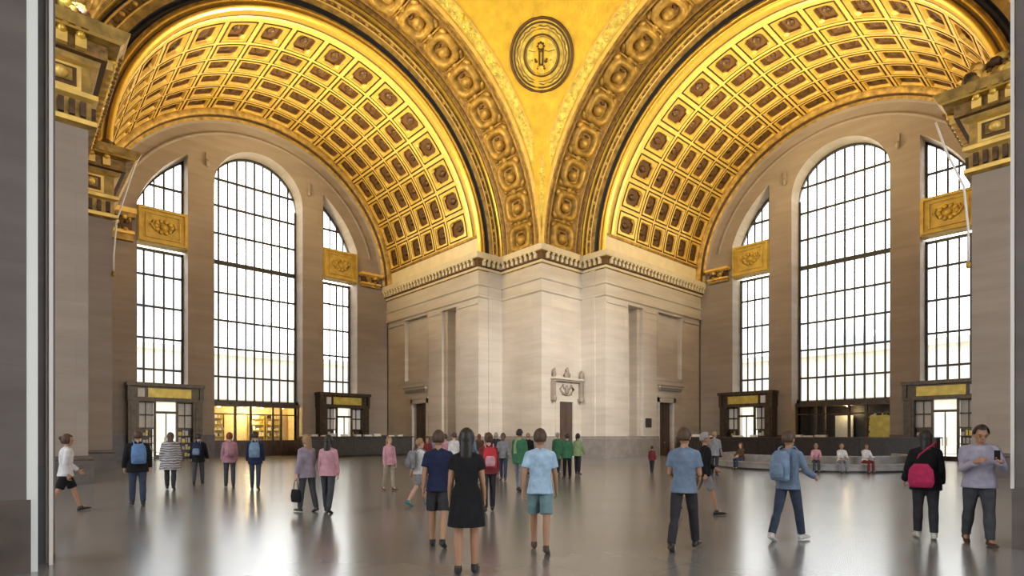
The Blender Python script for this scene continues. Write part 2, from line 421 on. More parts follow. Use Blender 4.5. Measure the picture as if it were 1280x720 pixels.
PROF = [(0, 12.22), (.14, 12.30), (.14, 12.46), (.05, 12.5), (.05, 13.12), (.16, 13.2), (.16, 13.36), (.04, 13.4), (.04, 14.3), (.16, 14.36), (.2, 14.52), (.3, 14.56), (.3, 15.04), (.5, 15.1), (.56, 15.16), (.66, 15.5), (.0, 15.62)]
PM_ST = ['stone', 'stone', 'grooveshade', 'stone', 'stone', 'stone', 'grooveshade', 'stone', 'golddark', 'cream', 'umber', 'umber', 'golddark', 'cream', 'cream', 'cream']
def dentils(b, pts, ns, out0, out1, z0, z1, w, step, mt, bead=None):
    for i in range(len(pts) - 1):
        d = (pts[i + 1] - pts[i]); L = d.length; d.normalize(); n = ns[i]; k = max(1, int(L / step))
        for j in range(k):
            c = pts[i] + d * (L * (j + .5) / k)
            cs = [c - d * w / 2 + n * out0, c + d * w / 2 + n * out0, c + d * w / 2 + n * out1, c - d * w / 2 + n * out1]
            b.add([(p.x, p.y, z0) for p in cs] + [(p.x, p.y, z1) for p in cs], [(0, 1, 2, 3), (4, 5, 6, 7), (0, 1, 5, 4), (1, 2, 6, 5), (2, 3, 7, 6), (3, 0, 4, 7)], mt)
            if bead: b.ball((c.x + n.x * (out1 + .02), c.y + n.y * (out1 + .02), z1 + .02), .15, .15, .12, bead, 6, 3)

def corner_pier():
    b = MB()
    for k in (0, 1):
        fn = arm(k); n0 = len(b.v)
        P0 = B1; P1 = B1 + 1.4
        b.box(P0, P1, 33.7, 36.55, 0, 15.6, 'stone')
        b.box(P0 + 1.1, P1, 36.55, 38.55, 0, 15.6, 'stone'); b.box(P0, P1, 36.55, 38.55, 12.0, 15.6, 'stone')
        b.box(P0 + .35, P1, 38.2, 38.55, 0, 12, 'stone'); b.box(P0 + .35, P1, 36.55, 36.8, 0, 12, 'stone')
        b.box(P0, P1, 38.55, 40.55, 0, 15.6, 'stone')
        f = P0 + .1
        b.box(f, P1, 40.55, 40.75, 0, 15.6, 'stone'); b.box(f, P1, 44.4, 47.5, 0, 15.6, 'stone')
        b.box(f, P1, 40.75, 40.95, 0, 6.6, 'stone'); b.box(f, P1, 43.1, 44.4, 0, 6.6, 'stone'); b.box(f, P1, 40.95, 43.1, 4.5, 6.6, 'stone')
        b.box(f, P1, 40.75, 44.4, 12.1, 15.6, 'stone'); b.box(P0 + .5, P1, 40.75, 44.4, 6.6, 12.1, 'stone')
        # panel frame, sill mouldings, door surround, pilaster capitals
        for z0, z1, o in ((6.35, 6.6, .06), (12.05, 12.2, .08)): b.box(f - o, f, 40.6, 44.55, z0, z1, 'stone')
        for q in (40.65, 44.4): b.box(f - .06, f, q, q + .15, 6.6, 12.1, 'stone')
        b.box(f - .28, f, 40.8, 44.3, 5.72, 5.86, 'stone'); b.box(f - .18, f, 40.9, 44.2, 5.5, 5.72, 'stoneshade'); b.box(f - .34, f, 40.75, 44.35, 5.86, 5.96, 'stoneshade')
        for q in (40.65, 43.1): b.box(f - .1, f, q, q + .3, 0, 4.9, 'stone')
        b.box(f - .1, f, 40.65, 43.4, 4.5, 4.9, 'stone'); b.box(f - .16, f, 40.6, 43.45, 4.9, 5.02, 'stone')
        for q0, q1 in ((33.7, 36.55), (38.55, 40.55), (44.6, 47.4)):
            b.box(P0 - .07, P0 + .12, q0 + .12, q1 - .12, 11.75, 11.9, 'stone')
        # returns of the stepped corner
        b.box(P1, CC, A1, A1 + .5, 0, 15.6, 'stone')
        b.box(B1 + .95, CC - .001, A1 - .11, A1 - .002, 0, 15.5, 'stone')
        b.quad((CC, CC, 0), (CC, A1, 0), (CC, A1, 15.6), (CC, CC, 15.6), 'stone')
        for i in range(n0, len(b.v)): b.v[i] = fn(b.v[i])
    S(b.build('wall_corner', merge=False), 'pale stepped stone pier between the two vaults')
    b = MB()
    path = [(B1, LE), (B1, A1), (CC, A1), (CC, CC), (A1, CC), (A1, B1), (LE, B1)][::-1]
    # hall side: walking from the right arm to the left one keeps the hall on the left, so reverse the sense
    path = path[::-1]
    pts, ns = path_sweep(b, path, PROF, PM_ST)
    dentils(b, pts, ns, .28, .46, 14.62, 14.98, .24, .46, 'cream', 'cream')
    S(b.build('trim_2', merge=False), 'beaded cream cornice along the central stone pier')
    b = MB()
    for pp in ([(B1, LE), (B1, 43.45)], [(B1, 40.6), (B1, A1), (CC, A1), (CC, CC), (30.5, CC)], [(33.0, CC), (A1, CC), (A1, B1), (40.6, B1)], [(43.45, B1), (LE, B1)]):
        path_sweep(b, pp, [(-.2, 0), (.2, 0), (.2, 1.45), (.16, 1.5), (.16, 1.62), (-.2, 1.66)], ['dadogrey'] * 5)
    S(b.build('baseboard_corner', merge=False))

def side_pier(k):
    """gold-capped pier on the outer side of arm k"""
    b = MB(); t = MB(); bb = MB()
    if k == 0:
        path = [(-15.6, 24.3), (2.16, 24.3), (2.16, 33.7), (3.94, 33.7), (3.94, LE)]; YN = 24.3
        b.quad((-15.6, 24.3, 0), (2.16, 24.3, 0), (2.16, 24.3, 15.6), (-15.6, 24.3, 15.6), 'stoneshade')
        b.quad((2.16, 24.3, 0), (2.16, 33.7, 0), (2.16, 33.7, 15.6), (2.16, 24.3, 15.6), 'stoneshade')
        b.quad((2.16, 33.7, 0), (3.94, 33.7, 0), (3.94, 33.7, 15.6), (2.16, 33.7, 15.6), 'stoneshade')
        b.quad((3.94, 33.7, 0), (3.94, LE, 0), (3.94, LE, 15.6), (3.94, 33.7, 15.6), 'stoneshade')
        b.quad((-15.6, 24.3, 15.6), (2.16, 24.3, 15.6), (2.16, 33.7, 15.6), (-15.6, 33.7, 15.6), 'golddark')
        fn = arm(0)
    else:
        path = [(-15.6, 29.2), (4.53, 29.2), (4.53, 34.2), (3.94, 34.2), (3.94, LE)]
        b.quad((-15.6, 29.2, 0), (4.53, 29.2, 0), (4.53, 29.2, 15.6), (-15.6, 29.2, 15.6), 'stoneshade')
        b.quad((4.53, 29.2, 0), (4.53, 34.2, 0), (4.53, 34.2, 15.6), (4.53, 29.2, 15.6), 'stoneshade')
        b.quad((4.53, 34.2, 0), (3.94, 34.2, 0), (3.94, 34.2, 15.6), (4.53, 34.2, 15.6), 'stoneshade')
        b.quad((3.94, 34.2, 0), (3.94, LE, 0), (3.94, LE, 15.6), (3.94, 34.2, 15.6), 'stoneshade')
        b.quad((-15.6, 29.2, 15.6), (4.53, 29.2, 15.6), (4.53, 34.2, 15.6), (-15.6, 34.2, 15.6), 'golddark')
        fn = arm(1)
    S(b.build('wall_%s_pier' % SIDE[k], fn=fn, merge=False), 'shade-toned stone pier on the far %s below its gilded cap' % SIDE[k])
    prof = [(o * 1.65, z) for o, z in PROF]
    mts = ['golddark', 'gold', 'grooveshade', 'golddark', 'gold', 'gold', 'grooveshade', 'golddark', 'gold', 'golddark', 'umber', 'goldbrown', 'golddark', 'gold', 'golddark', 'golddark']
    pts, ns = path_sweep(t, path, prof, mts)
    dentils(t, pts[:4], ns, .45, .72, 14.62, 14.98, .3, .5, 'gold', 'goldbright')
    dentils(t, pts[:4], ns, .85, 1.0, 15.14, 15.4, .2, .34, 'golddark')
    dentils(t, pts[:4], ns, .05, .22, 12.55, 13.05, .16, .3, 'bronzedark')
    # square gilded frieze panels and the relief heaped on the ledge
    random.seed(11 + k)
    for i in range(3):
        a, c = pts[i], pts[i + 1]; d = (c - a); L = d.length; d.normalize(); n = ns[i]
        xs = [L - .75 - 1.7 * j for j in range(3)] if i == 0 else ([L / 2] if L < 4 else [])
        for s in xs:
            if s < .5: continue
            m = a + d * s
            def P(u, w, z): q = m + d * u + n * w; return (q.x, q.y, z)
            for (h, w0, z0, z1, mm) in ((.55, .10, 13.44, 14.26, 'gold'), (.42, .14, 13.54, 14.16, 'umber'), (.3, .2, 13.64, 14.06, 'golddark')):
                t.add([P(-h, w0, z0), P(h, w0, z0), P(h, w0, z1), P(-h, w0, z1), P(-h, 0, z0), P(h, 0, z0), P(h, 0, z1), P(-h, 0, z1)], [(0, 1, 2, 3), (0, 1, 5, 4), (1, 2, 6, 5), (2, 3, 7, 6), (3, 0, 4, 7)], mm)
            t.ball(P(0, .22, 13.85), .2, .2, .2, 'gold', 8, 5)
        if L > 1.5:
            cnt = int(min(L, 6) * 30)
            for j in range(cnt):
                s = L - random.uniform(0, min(L, 6)); w = random.uniform(-.3, .75); q = a + d * s + n * w
                hh = (.9 - max(0, w)) * (1.3 if i == 0 else .4)
                z = 15.55 + random.random() * hh
                r = random.uniform(.1, .3)
                t.ball((q.x, q.y, z), r, r, r * random.uniform(.7, 1.3), random.choice(['gold', 'golddark', 'golddark', 'bronzedark', 'mosaicpale']), 6, 4)
    S(t.build('trim_%s_cap' % SIDE[k], fn=fn, merge=False), 'ornate gilded cornice capping the far %s pier' % SIDE[k])
    pts, ns = path_sweep(bb, path, [(0, 0), (.16, 0), (.16, .8), (.1, .86), (.1, .95), (0, .97)], ['dado'] * 5)
    S(bb.build('baseboard_%s_pier' % SIDE[k], fn=fn, merge=False))
    # gilded shaft and roll that rise behind the cap along the pendentive's outer edge
    b = MB()
    rr = R2
    for off, rad, m in ((.0, .16, 'goldbright'), (.42, .1, 'gold'), (-.5, .2, 'golddark'), (-.95, .12, 'goldbright')):
        pp = []
        for j in range(25):
            tt = PI - R(46) * j / 24
            pp.append((LO - .03 - off * .5, XM - (rr + off) * math.cos(tt), ZS + (rr + off) * math.sin(tt)))
        b.tube(pp, rad, m, 8)
    S(b.build('trim_%s_rolls' % SIDE[k], fn=fn), 'gilded rolls rising above the far %s cap' % SIDE[k])
def bars_window(k, num, a, c, zlo, ztop, hbars, ncol, label, thick=(), qf=None):
    """steel window in arm k between p=a and p=c from zlo up to ztop(p)"""
    qf = qf or LE + 1.55
    fn = arm(k); fl = k == 1
    root = S(empty('window_%d' % num, fn(((a + c) / 2, qf, zlo))), label)
    fr = MB()
    n = 26
    ps = lin(a, c, n)
    if ztop is zbig: ps = [XM - 3.42 * math.cos(PI * i / n) for i in range(n + 1)]
    fr.box(a, a + .14, qf - .1, qf + .1, zlo, ztop(a), 'frame'); fr.box(c - .14, c, qf - .1, qf + .1, zlo, ztop(c), 'frame'); fr.box(a, c, qf - .12, qf + .12, zlo, zlo + .2, 'frame')
    for p0, p1 in zip(ps, ps[1:]):
        z0, z1 = ztop(p0), ztop(p1)
        fr.loops([[(p0, qf - .1, z0 - .17), (p0, qf + .1, z0 - .17), (p0, qf + .1, z0 + .02), (p0, qf - .1, z0 + .02)], [(p1, qf - .1, z1 - .17), (p1, qf + .1, z1 - .17), (p1, qf + .1, z1 + .02), (p1, qf - .1, z1 + .02)]], 'frame')
    fr.build('frame', root, fn, fl)
    ml = MB()
    for i in range(1, ncol):
        p = a + (c - a) * i / ncol; w = .065 if i % 2 else .05
        ml.box(p - w, p + w, qf - .05, qf + .05, zlo, ztop(p) - .05, 'frame')
    for z in hbars:
        w = .17 if z in thick else .075
        xs = [p for p in lin(a, c, 60) if ztop(p) > z + w]
        if len(xs) > 1: ml.box(xs[0], xs[-1], qf - .08, qf + .08, z - w, z + w, 'frame')
    ml.build('glazing_bars', root, fn, fl)
    g = MB()
    for p0, p1 in zip(ps, ps[1:]):
        g.quad((p0, qf, zlo), (p1, qf, zlo), (p1, qf, ztop(p1)), (p0, qf, ztop(p0)), 'glass')
    g.build('glass', root, fn, fl)

def rect(z): return lambda p: z
def windows():
    num = 1
    for k in (0, 1):
        where = SIDE[k]
        for j, (a, c) in enumerate(SW):
            beside = 'outer' if j == 0 else 'inner'
            bars_window(k, num, a, c, 5.3, rect(15.5), [6.6, 8.93, 11.27, 13.6], 5, 'tall narrow grid window above the %s portal of the %s arm' % (beside, where)); num += 1
            bars_window(k, num, a, c, 18.1, zside, [20.3], 5, 'quarter-arched grid window above the %s gold panel of the %s arm' % (beside, where)); num += 1
        bars_window(k, num, BW[0], BW[1], 4.3, zbig, [6.4, 8.7, 10.9, 13.1, 15.5, 17.8, 20.0, 22.1], 10, 'great round-topped grid window of the %s arm' % where, thick=(15.5,)); num += 1

def panels():
    for k in (0, 1):
        fn = arm(k); fl = k == 1
        for j, (a, c) in enumerate(SW):
            root = tag(empty('relief_panel', fn(((a + c) / 2, LE + .2, 15.5))), 'square %s gold relief panel between the two panes of the %s side window, %s arm' % ('olive', 'outer' if j == 0 else 'inner', SIDE[k]), 'panel', 'gold relief panels on the window walls')
            b = MB(); q = LE - .1
            b.box(a + .02, c - .02, q, LE + .9, 15.5, 18.1, 'panelgold'); b.build('slab', root, fn, fl)
            b = MB()
            for ins, w, o in ((.08, .16, .14), (.5, .09, .1)):
                x0, x1, z0, z1 = a + ins, c - ins, 15.5 + ins * .8, 18.1 - ins * .8
                b.box(x0, x1, q - o, q, z0, z0 + w, 'panelgold'); b.box(x0, x1, q - o, q, z1 - w, z1, 'panelgold'); b.box(x0, x0 + w, q - o, q, z0 + w, z1 - w, 'panelgold'); b.box(x1 - w, x1, q - o, q, z0 + w, z1 - w, 'panelgold')
            b.build('moulding', root, fn, fl)
            b = MB(); m = (a + c) / 2
            for i in range(10):
                t = 2 * PI * i / 10
                b.ball((m + .5 * math.cos(t), q - .02, 16.8 + .42 * math.sin(t)), .17, .12, .17, 'panelgold', 6, 4)
            b.ball((m, q - .02, 16.8), .25, .16, .25, 'panelgold', 8, 5)
            for s in (-1, 1): b.tube([(m + s * .5, q - .02, 16.5), (m + s * .8, q - .04, 16.9), (m + s * .65, q - .02, 17.2)], [.08, .1, .04], 'panelgold', 6)
            b.build('rosette', root, fn, fl)
        # gilded brackets between those panels and the corners of the arm
        for (a, c, z0, z1, wh) in ((5.0, 6.75, 15.3, 17.5, 'outer'), (24.1, 25.95, 15.3, 16.5, 'inner')):
            root = tag(empty('gilded_bracket', fn(((a + c) / 2, LE - .4, z0))), 'gilded scroll bracket beside the %s gold panel of the %s arm' % (wh, SIDE[k]), 'bracket', 'gilded brackets on the window walls')
            b = MB()
            for i, (zz, o) in enumerate(((0, .35), (.22, .6), (.5, .5), (.8, .7), (1.0, .8))):
                pass
            h = z1 - z0
            b.box(a, c, LE - .35, LE - .01, z0, z0 + .2 * h, 'golddark'); b.box(a - .05, c + .05, LE - .5, LE - .01, z0 + .2 * h, z0 + .3 * h, 'gold')
            b.box(a + .1, c - .1, LE - .3, LE - .01, z0 + .3 * h, z0 + .72 * h, 'bronzedark'); b.box(a - .08, c + .08, LE - .6, LE - .01, z0 + .72 * h, z0 + .84 * h, 'golddark'); b.box(a - .14, c + .14, LE - .72, LE - .01, z0 + .84 * h, z1, 'gold')
            b.build('bracket_body', root, fn, fl)
            b = MB(); random.seed(5)
            for i in range(14):
                r = random.uniform(.1, .24)
                b.ball((random.uniform(a + .2, c - .2), LE - random.uniform(.3, .5), z0 + random.uniform(.3, .75) * h), r, r, r, random.choice(['gold', 'golddark', 'bronzedark', 'mosaicpale']), 6, 4)
            b.build('leaf_relief', root, fn, fl)

def portals():
    for k in (0, 1):
        fn = arm(k); fl = k == 1
        for j, (a, c) in enumerate(((6.35, 10.95), (19.98, 24.5))):
            m = (a + c) / 2; q = LE - 1.0
            root = tag(empty('entrance_portal', fn((m, q, 0))), 'dark bronze entrance portal with gold sign panel under the %s side window, %s arm' % ('outer' if j == 0 else 'inner', SIDE[k]), 'portal', 'bronze entrance portals')
            f = MB()
            for x0, x1 in ((a, a + .62), (c - .62, c)):
                f.box(x0, x1, q, LE - .01, 0, 4.3, 'bronze'); f.box(x0 - .06, x1 + .06, q - .08, LE - .01, 0, .5, 'bronze'); f.box(x0 + .15, x1 - .15, q - .06, q, .8, 3.9, 'bronze')
            f.box(a - .05, c + .05, q - .06, LE - .01, 4.1, 4.3, 'bronze'); f.box(a, c, q + .1, LE - .01, 4.3, 5.15, 'bronze')
            f.box(a - .12, c + .12, q - .22, LE - .01, 5.15, 5.4, 'bronze'); f.box(a - .05, a + .2, q - .1, LE - .01, 4.3, 5.15, 'bronze'); f.box(c - .2, c + .05, q - .1, LE - .01, 4.3, 5.15, 'bronze')
            f.build('portal_frame', root, fn, fl)
            s = MB(); s.box(a + 1.15, c - .75, q - .02, q + .1, 4.36, 5.05, 'brass'); s.box(a + 1.05, c - .65, q - .05, q + .1, 4.3, 4.38, 'bronze'); s.box(a + 1.05, c - .65, q - .05, q + .1, 5.03, 5.1, 'bronze')
            s.build('gold_sign_panel', root, fn, fl)
            s = MB(); s.box(a + .55, a + .95, q, q + .1, 4.4, 5.0, 'white'); s.build('white_notice', root, fn, fl)
            # centre door
            d0, d1 = m - .62, m + .62
            d = MB()
            for x in (d0 - .14, d1): d.box(x, x + .14, q + .2, q + .42, 0, 4.1, 'bronze')
            d.box(d0, d1, q + .2, q + .4, 3.25, 3.42, 'bronze'); d.box(d0, d1, q + .25, q + .35, 0, .3, 'bronze'); d.box(m - .03, m + .03, q + .25, q + .35, .3, 3.25, 'bronze')
            dm = d.build('door', root, fn, fl)
            g = MB(); g.quad((d0, q + .3, .3), (d1, q + .3, .3), (d1, q + .3, 3.25), (d0, q + .3, 3.25), 'glass'); g.quad((d0, q + .3, 3.42), (d1, q + .3, 3.42), (d1, q + .3, 4.1), (d0, q + .3, 4.1), 'glass')
            g.build('door_glass', dm, fn, fl)
            for s_ in (-1, 1):
                h = MB(); h.tube([(m + s_ * .12, q + .2, 1.0), (m + s_ * .12, q + .14, 1.05), (m + s_ * .12, q + .14, 1.5), (m + s_ * .12, q + .2, 1.55)], .025, 'brass', 6); h.build('handle', dm, fn, fl)
            # side bays: pale panel above display shelves
            for x0, x1 in ((a + .62, d0 - .14), (d1 + .14, c - .62)):
                s = MB(); s.box(x0, x1, q + .5, q + .56, 2.2, 4.1, 'paper')
                for z in (2.15, 3.1, 4.02): s.box(x0, x1, q + .42, q + .6, z, z + .1, 'bronze')
                s.box((x0 + x1) / 2 - .03, (x0 + x1) / 2 + .03, q + .42, q + .6, 2.2, 4.1, 'bronze')
                s.build('side_panel', root, fn, fl)
                s = MB(); s.box(x0, x1, q + .7, q + .76, 0, 2.15, 'wood')
                for z in (.1, .6, 1.1, 1.62): s.box(x0, x1, q + .32, q + .7, z, z + .06, 'bronze')
                random.seed(int(x0 * 10) + k)
                for z in (.16, .66, 1.16, 1.68):
                    x = x0 + .06
                    while x < x1 - .22:
                        w = random.uniform(.1, .22); s.box(x, x + w, q + .42, q + .48, z, z + random.uniform(.2, .4), random.choice(['paper', 'paper', 'brass', 'dado'])); x += w + .05
                s.build('display_rack', root, fn, fl)

def shopfronts():
    for k in (0, 1):
        fn = arm(k); fl = k == 1; a, c = BW
        q = LE + .9
        root = tag(empty('glazed_shopfront', fn((XM, q, 0))), '%s shopfront below the great window of the %s arm' % ('warmly lit golden' if k == 0 else 'dim dark', SIDE[k]), 'shopfront')
        f = MB()
        f.box(a, c, q - .15, LE + 1.7, 4.02, 4.3, 'bronze'); f.box(a, c, q - .08, q + .08, 3.35, 3.45, 'bronze')
        for i, x in enumerate((a + .05, a + 1.75, XM - .5, XM + 1.25, c - 1.5, c - .05)): f.box(x - .08, x + .08, q - .1, q + .1, 0, 4.05, 'bronze')
        f.build('shop_frame', root, fn, fl)
        g = MB(); g.quad((a, q, 1.3), (c, q, 1.3), (c, q, 4.05), (a, q, 4.05), 'glass'); g.build('shop_glass', root, fn, fl)
        s = MB(); s.box(a, c, q - .12, q + .12, 0, 1.3, 'wood')
        for i in range(5): s.box(a + .2 + i * 1.35, a + 1.3 + i * 1.35, q - .16, q - .12, .2, 1.1, 'wood')
        s.build('stall_riser', root, fn, fl)
        s = MB(); s.box(a, c, q + 2.6, q + 2.7, 0, 4.6, 'shopwall' if k == 0 else 'counterbrown'); s.box(a - .1, a, q + .1, q + 2.7, 0, 4.6, 'shopwall' if k == 0 else 'counterbrown'); s.box(c, c + .1, q + .1, q + 2.7, 0, 4.6, 'shopwall' if k == 0 else 'counterbrown'); s.box(a, c, q + .9, q + 2.7, 4.5, 4.6, 'white')
        s.build('back_wall', root, fn, fl)
        random.seed(20 + k)
        for x0 in ((a + .25, XM + .0, XM + 1.5) if k == 0 else (a + 1.0,)):
            s = MB(); s.box(x0, x0 + 1.3, q + 2.2, q + 2.55, 1.2, 1.26, 'wood')
            for z in (1.6, 2.1, 2.6, 3.1):
                s.box(x0, x0 + 1.3, q + 2.2, q + 2.55, z, z + .05, 'brass')
                x = x0 + .05
                while x < x0 + 1.15:
                    w = random.uniform(.1, .2); s.box(x, x + w, q + 2.25, q + 2.4, z + .05, z + random.uniform(.2, .42), random.choice(['paper', 'paper', 'shopwall', 'brass', 'wood'])); x += w + .04
            for x in (x0, x0 + 1.26): s.box(x, x + .04, q + 2.2, q + 2.55, 1.2, 3.5, 'brass')
            s.build('display_shelf', root, fn, fl)
        if k == 1:
            s = MB(); s.box(a + .15, a + 1.55, q + .12, q + .2, 1.4, 3.2, 'brass'); s.build('gold_panel', root, fn, fl)
            s = MB(); s.box(XM - .2, XM + 1.1, q + 1.9, q + 2.0, 1.3, 3.3, 'paper'); s.build('white_screen', root, fn, fl)
        for x in (lin(a + .9, c - .9, 3) if k == 0 else [XM]):
            s = MB(); s.tube([(x, q + 1.4, 4.5), (x, q + 1.4, 4.2)], .02, 'frame', 6); s.ball((x, q + 1.4, 4.08), .16, .16, .14, 'bulb', 10, 6); s.build('pendant_lamp', root, fn, fl)
        L = bpy.data.lights.new('shop light', 'POINT'); L.energy = 420 if k == 0 else 60; L.color = (1, .72, .34); L.shadow_soft_size = .3
        lo = bpy.data.objects.new('shop_light', L); lo.location = fn((XM, q + 1.3, 3.6)); C.objects.link(lo)

def doors():
    n = 1
    for k in (0, 1):
        fn = arm(k); fl = k == 1
        root = S(empty('door_%d' % n, fn((B1 + .3, 42, 0))), 'brown door in the side wall of the %s arm under the recessed panel' % SIDE[k]); n += 1
        b = MB(); x = B1 + .45
        b.box(x, x + .1, 40.95, 43.1, 0, 4.5, 'door')
        for q0, q1 in ((41.1, 41.95), (42.1, 42.95)):
            for z0, z1 in ((.3, 1.9), (2.1, 3.0), (3.2, 4.3)): b.box(x - .04, x, q0, q1, z0, z1, 'door')
        d = b.build('door_leaf', root, fn, fl)
        b = MB(); b.ball((x - .1, 42.15, 1.1), .06, .06, .06, 'brass', 8, 5); b.build('knob', d, fn, fl)
    # carved door surround on the right-hand face of the central pier
    root = tag(empty('carved_doorway', (31.8, CC, 0)), 'small brown doorway with carved crested surround on the pale central pier', 'doorway')
    b = MB(); y = CC
    for x0, x1 in ((30.55, 31.0), (32.5, 32.95)): b.box(x0, x1, y - .14, y - .001, 0, 4.25, 'stone')
    b.box(30.55, 32.95, y - .14, y - .001, 4.25, 4.5, 'stone'); b.box(30.35, 33.2, y - .1, y - .001, 4.5, 5.75, 'stone')
    b.box(30.2, 33.35, y - .34, y - .001, 5.75, 5.9, 'stoneshade'); b.box(30.1, 33.45, y - .42, y - .001, 5.9, 6.05, 'stone')
    b.build('surround', root)
    b = MB()
    for s in (-1, 1):
        xx = 31.78 + s * 1.5
        b.box(xx - .14, xx + .14, y - .3, y - .001, 4.3, 5.75, 'stoneshade'); b.ball((xx, y - .3, 4.45), .18, .16, .26, 'stoneshade'); b.ball((xx, y - .28, 6.25), .14, .14, .3, 'stoneshade'); b.ball((xx, y - .28, 6.6), .1, .1, .12, 'stoneshade')
    b.ball((31.78, y - .2, 6.25), .34, .14, .3, 'stoneshade'); b.ball((31.78, y - .2, 6.6), .14, .1, .28, 'stoneshade')
    b.build('crest', root)
    b = MB()
    for s in (-1, 1):
        b.tube([(31.78, y - .14, 4.75), (31.78 + s * .45, y - .16, 4.85), (31.78 + s * .75, y - .14, 5.2), (31.78 + s * .45, y - .16, 5.5), (31.78 + s * .3, y - .14, 5.2)], [.07, .1, .09, .08, .05], 'stoneshade', 7)
    b.ball((31.78, y - .14, 5.15), .22, .12, .36, 'stoneshade'); b.build('carved_scrolls', root)
    b = MB(); b.box(31.0, 32.5, y - .03, y - .002, 0, 4.25, 'door')
    for z0, z1 in ((.3, 1.8), (2.0, 4.0)):
        for x0, x1 in ((31.12, 31.7), (31.8, 32.38)): b.box(x0, x1, y - .06, y - .03, z0, z1, 'door')
    d = b.build('door', root)
    b = MB(); b.ball((31.9, y - .1, 1.1), .06, .06, .06, 'brass'); b.build('knob', d)
    # small dark plaque by the right arm's pilaster
    root = tag(empty('wall_plaque', (39.3, B1 - .02, 2.6)), 'small dark square plaque on the pale pilaster left of the right arm door', 'plaque')
    b = MB(); b.box(38.85, 39.65, B1 - .06, B1 - .002, 2.35, 3.1, 'bronze'); b.build('plate', root)
    b = MB(); b.box(38.95, 39.55, B1 - .08, B1 - .06, 2.45, 3.0, 'frame'); b.build('inset', root)

def medallion():
    RS_ = R2 * math.sqrt(2); e = R(36.0); f = R(45)
    er = Vector((math.cos(e) * math.cos(f), math.cos(e) * math.sin(f), math.sin(e)))
    O = Vector((XM, XM, ZS)); up = (Vector((0, 0, 1)) - er * er.z).normalized(); rt = up.cross(er).normalized() * -1
    # as seen from below, facing outwards along er, right is er x up
    rt = er.cross(up).normalized()
    def P(u, v, w):
        d = (er * RS_ + rt * u + up * v).normalized()
        return O + d * (RS_ - w)
    root = tag(empty('ceiling_medallion', P(0, 0, 0)), 'round gold medallion with dark double rim and crest on the mosaic pendentive', 'medallion')
    def ringm(name, rad, w, h, m):
        b = MB(); N = 72; ls = []
        for dr, hh in ((-w, 0.0), (-w * .6, h), (w * .6, h), (w, 0.0)): ls.append([P((rad + dr) * math.cos(2 * PI * j / N), (rad + dr) * math.sin(2 * PI * j / N), hh) for j in range(N)])
        b.loops(ls, m, smooth=True); return b.build(name, root)
    b = MB(); N = 64
    b.loops([[P(r * math.cos(2 * PI * j / N), r * math.sin(2 * PI * j / N), .05) for j in range(N)] for r in (1.95, 1.3, .7, .01)], 'mosaicpale', smooth=True)
    b.build('disc', root)
    ringm('rim', 2.05, .1, .14, 'umber'); ringm('rim', 1.82, .07, .12, 'umber'); ringm('beaded_ring', 1.46, .045, .1, 'golddark'); ringm('inner_ring', 1.16, .07, .12, 'umber'); ringm('fine_ring', 1.04, .025, .1, 'goldbrown')
    b = MB()
    N = 160; ls = []      # wavy worn border
    for dr, hh in ((-.05, .05), (0, .1), (.05, .05)): ls.append([P((1.62 + dr + .03 * math.sin(20 * 2 * PI * j / N)) * math.cos(2 * PI * j / N), (1.62 + dr + .03 * math.sin(20 * 2 * PI * j / N)) * math.sin(2 * PI * j / N), hh) for j in range(N)])
    b.loops(ls, 'goldbrown', smooth=True)
    b.build('border_pattern', root)
    b = MB(); bl = lambda u, v, r: b.ball(P(u, v, .07), r, r, r * .8, 'umber', 7, 4)
    for i in range(8): t = 2 * PI * i / 8; bl(-.06 + .2 * math.cos(t), .52 + .2 * math.sin(t), .09)
    for s in (-1, 1):
        b.tube([P(-.04 + s * .12, .25, .08), P(-.04 + s * .11, -.45, .08)], .055, 'umber', 6)
        bl(-.04 + s * .32, -.32, .12); bl(-.04 + s * .38, -.2, .08); bl(-.04 + s * .24, -.72, .08); bl(-.04 + s * .2, -.6, .06); bl(-.02 + s * .62, -.25, .04)
    b.tube([P(-.22, .26, .08), P(.14, .26, .08)], .06, 'umber', 6); b.tube([P(-.2, -.5, .08), P(.12, -.5, .08)], .06, 'umber', 6)
    b.tube([P(-.85, .3, .07), P(-.45, .22, .07), P(-.2, .3, .07)], .025, 'goldbrown', 5); b.tube([P(.85, .3, .07), P(.45, .22, .07), P(.15, .3, .07)], .025, 'goldbrown', 5)
    b.build('crest', root)

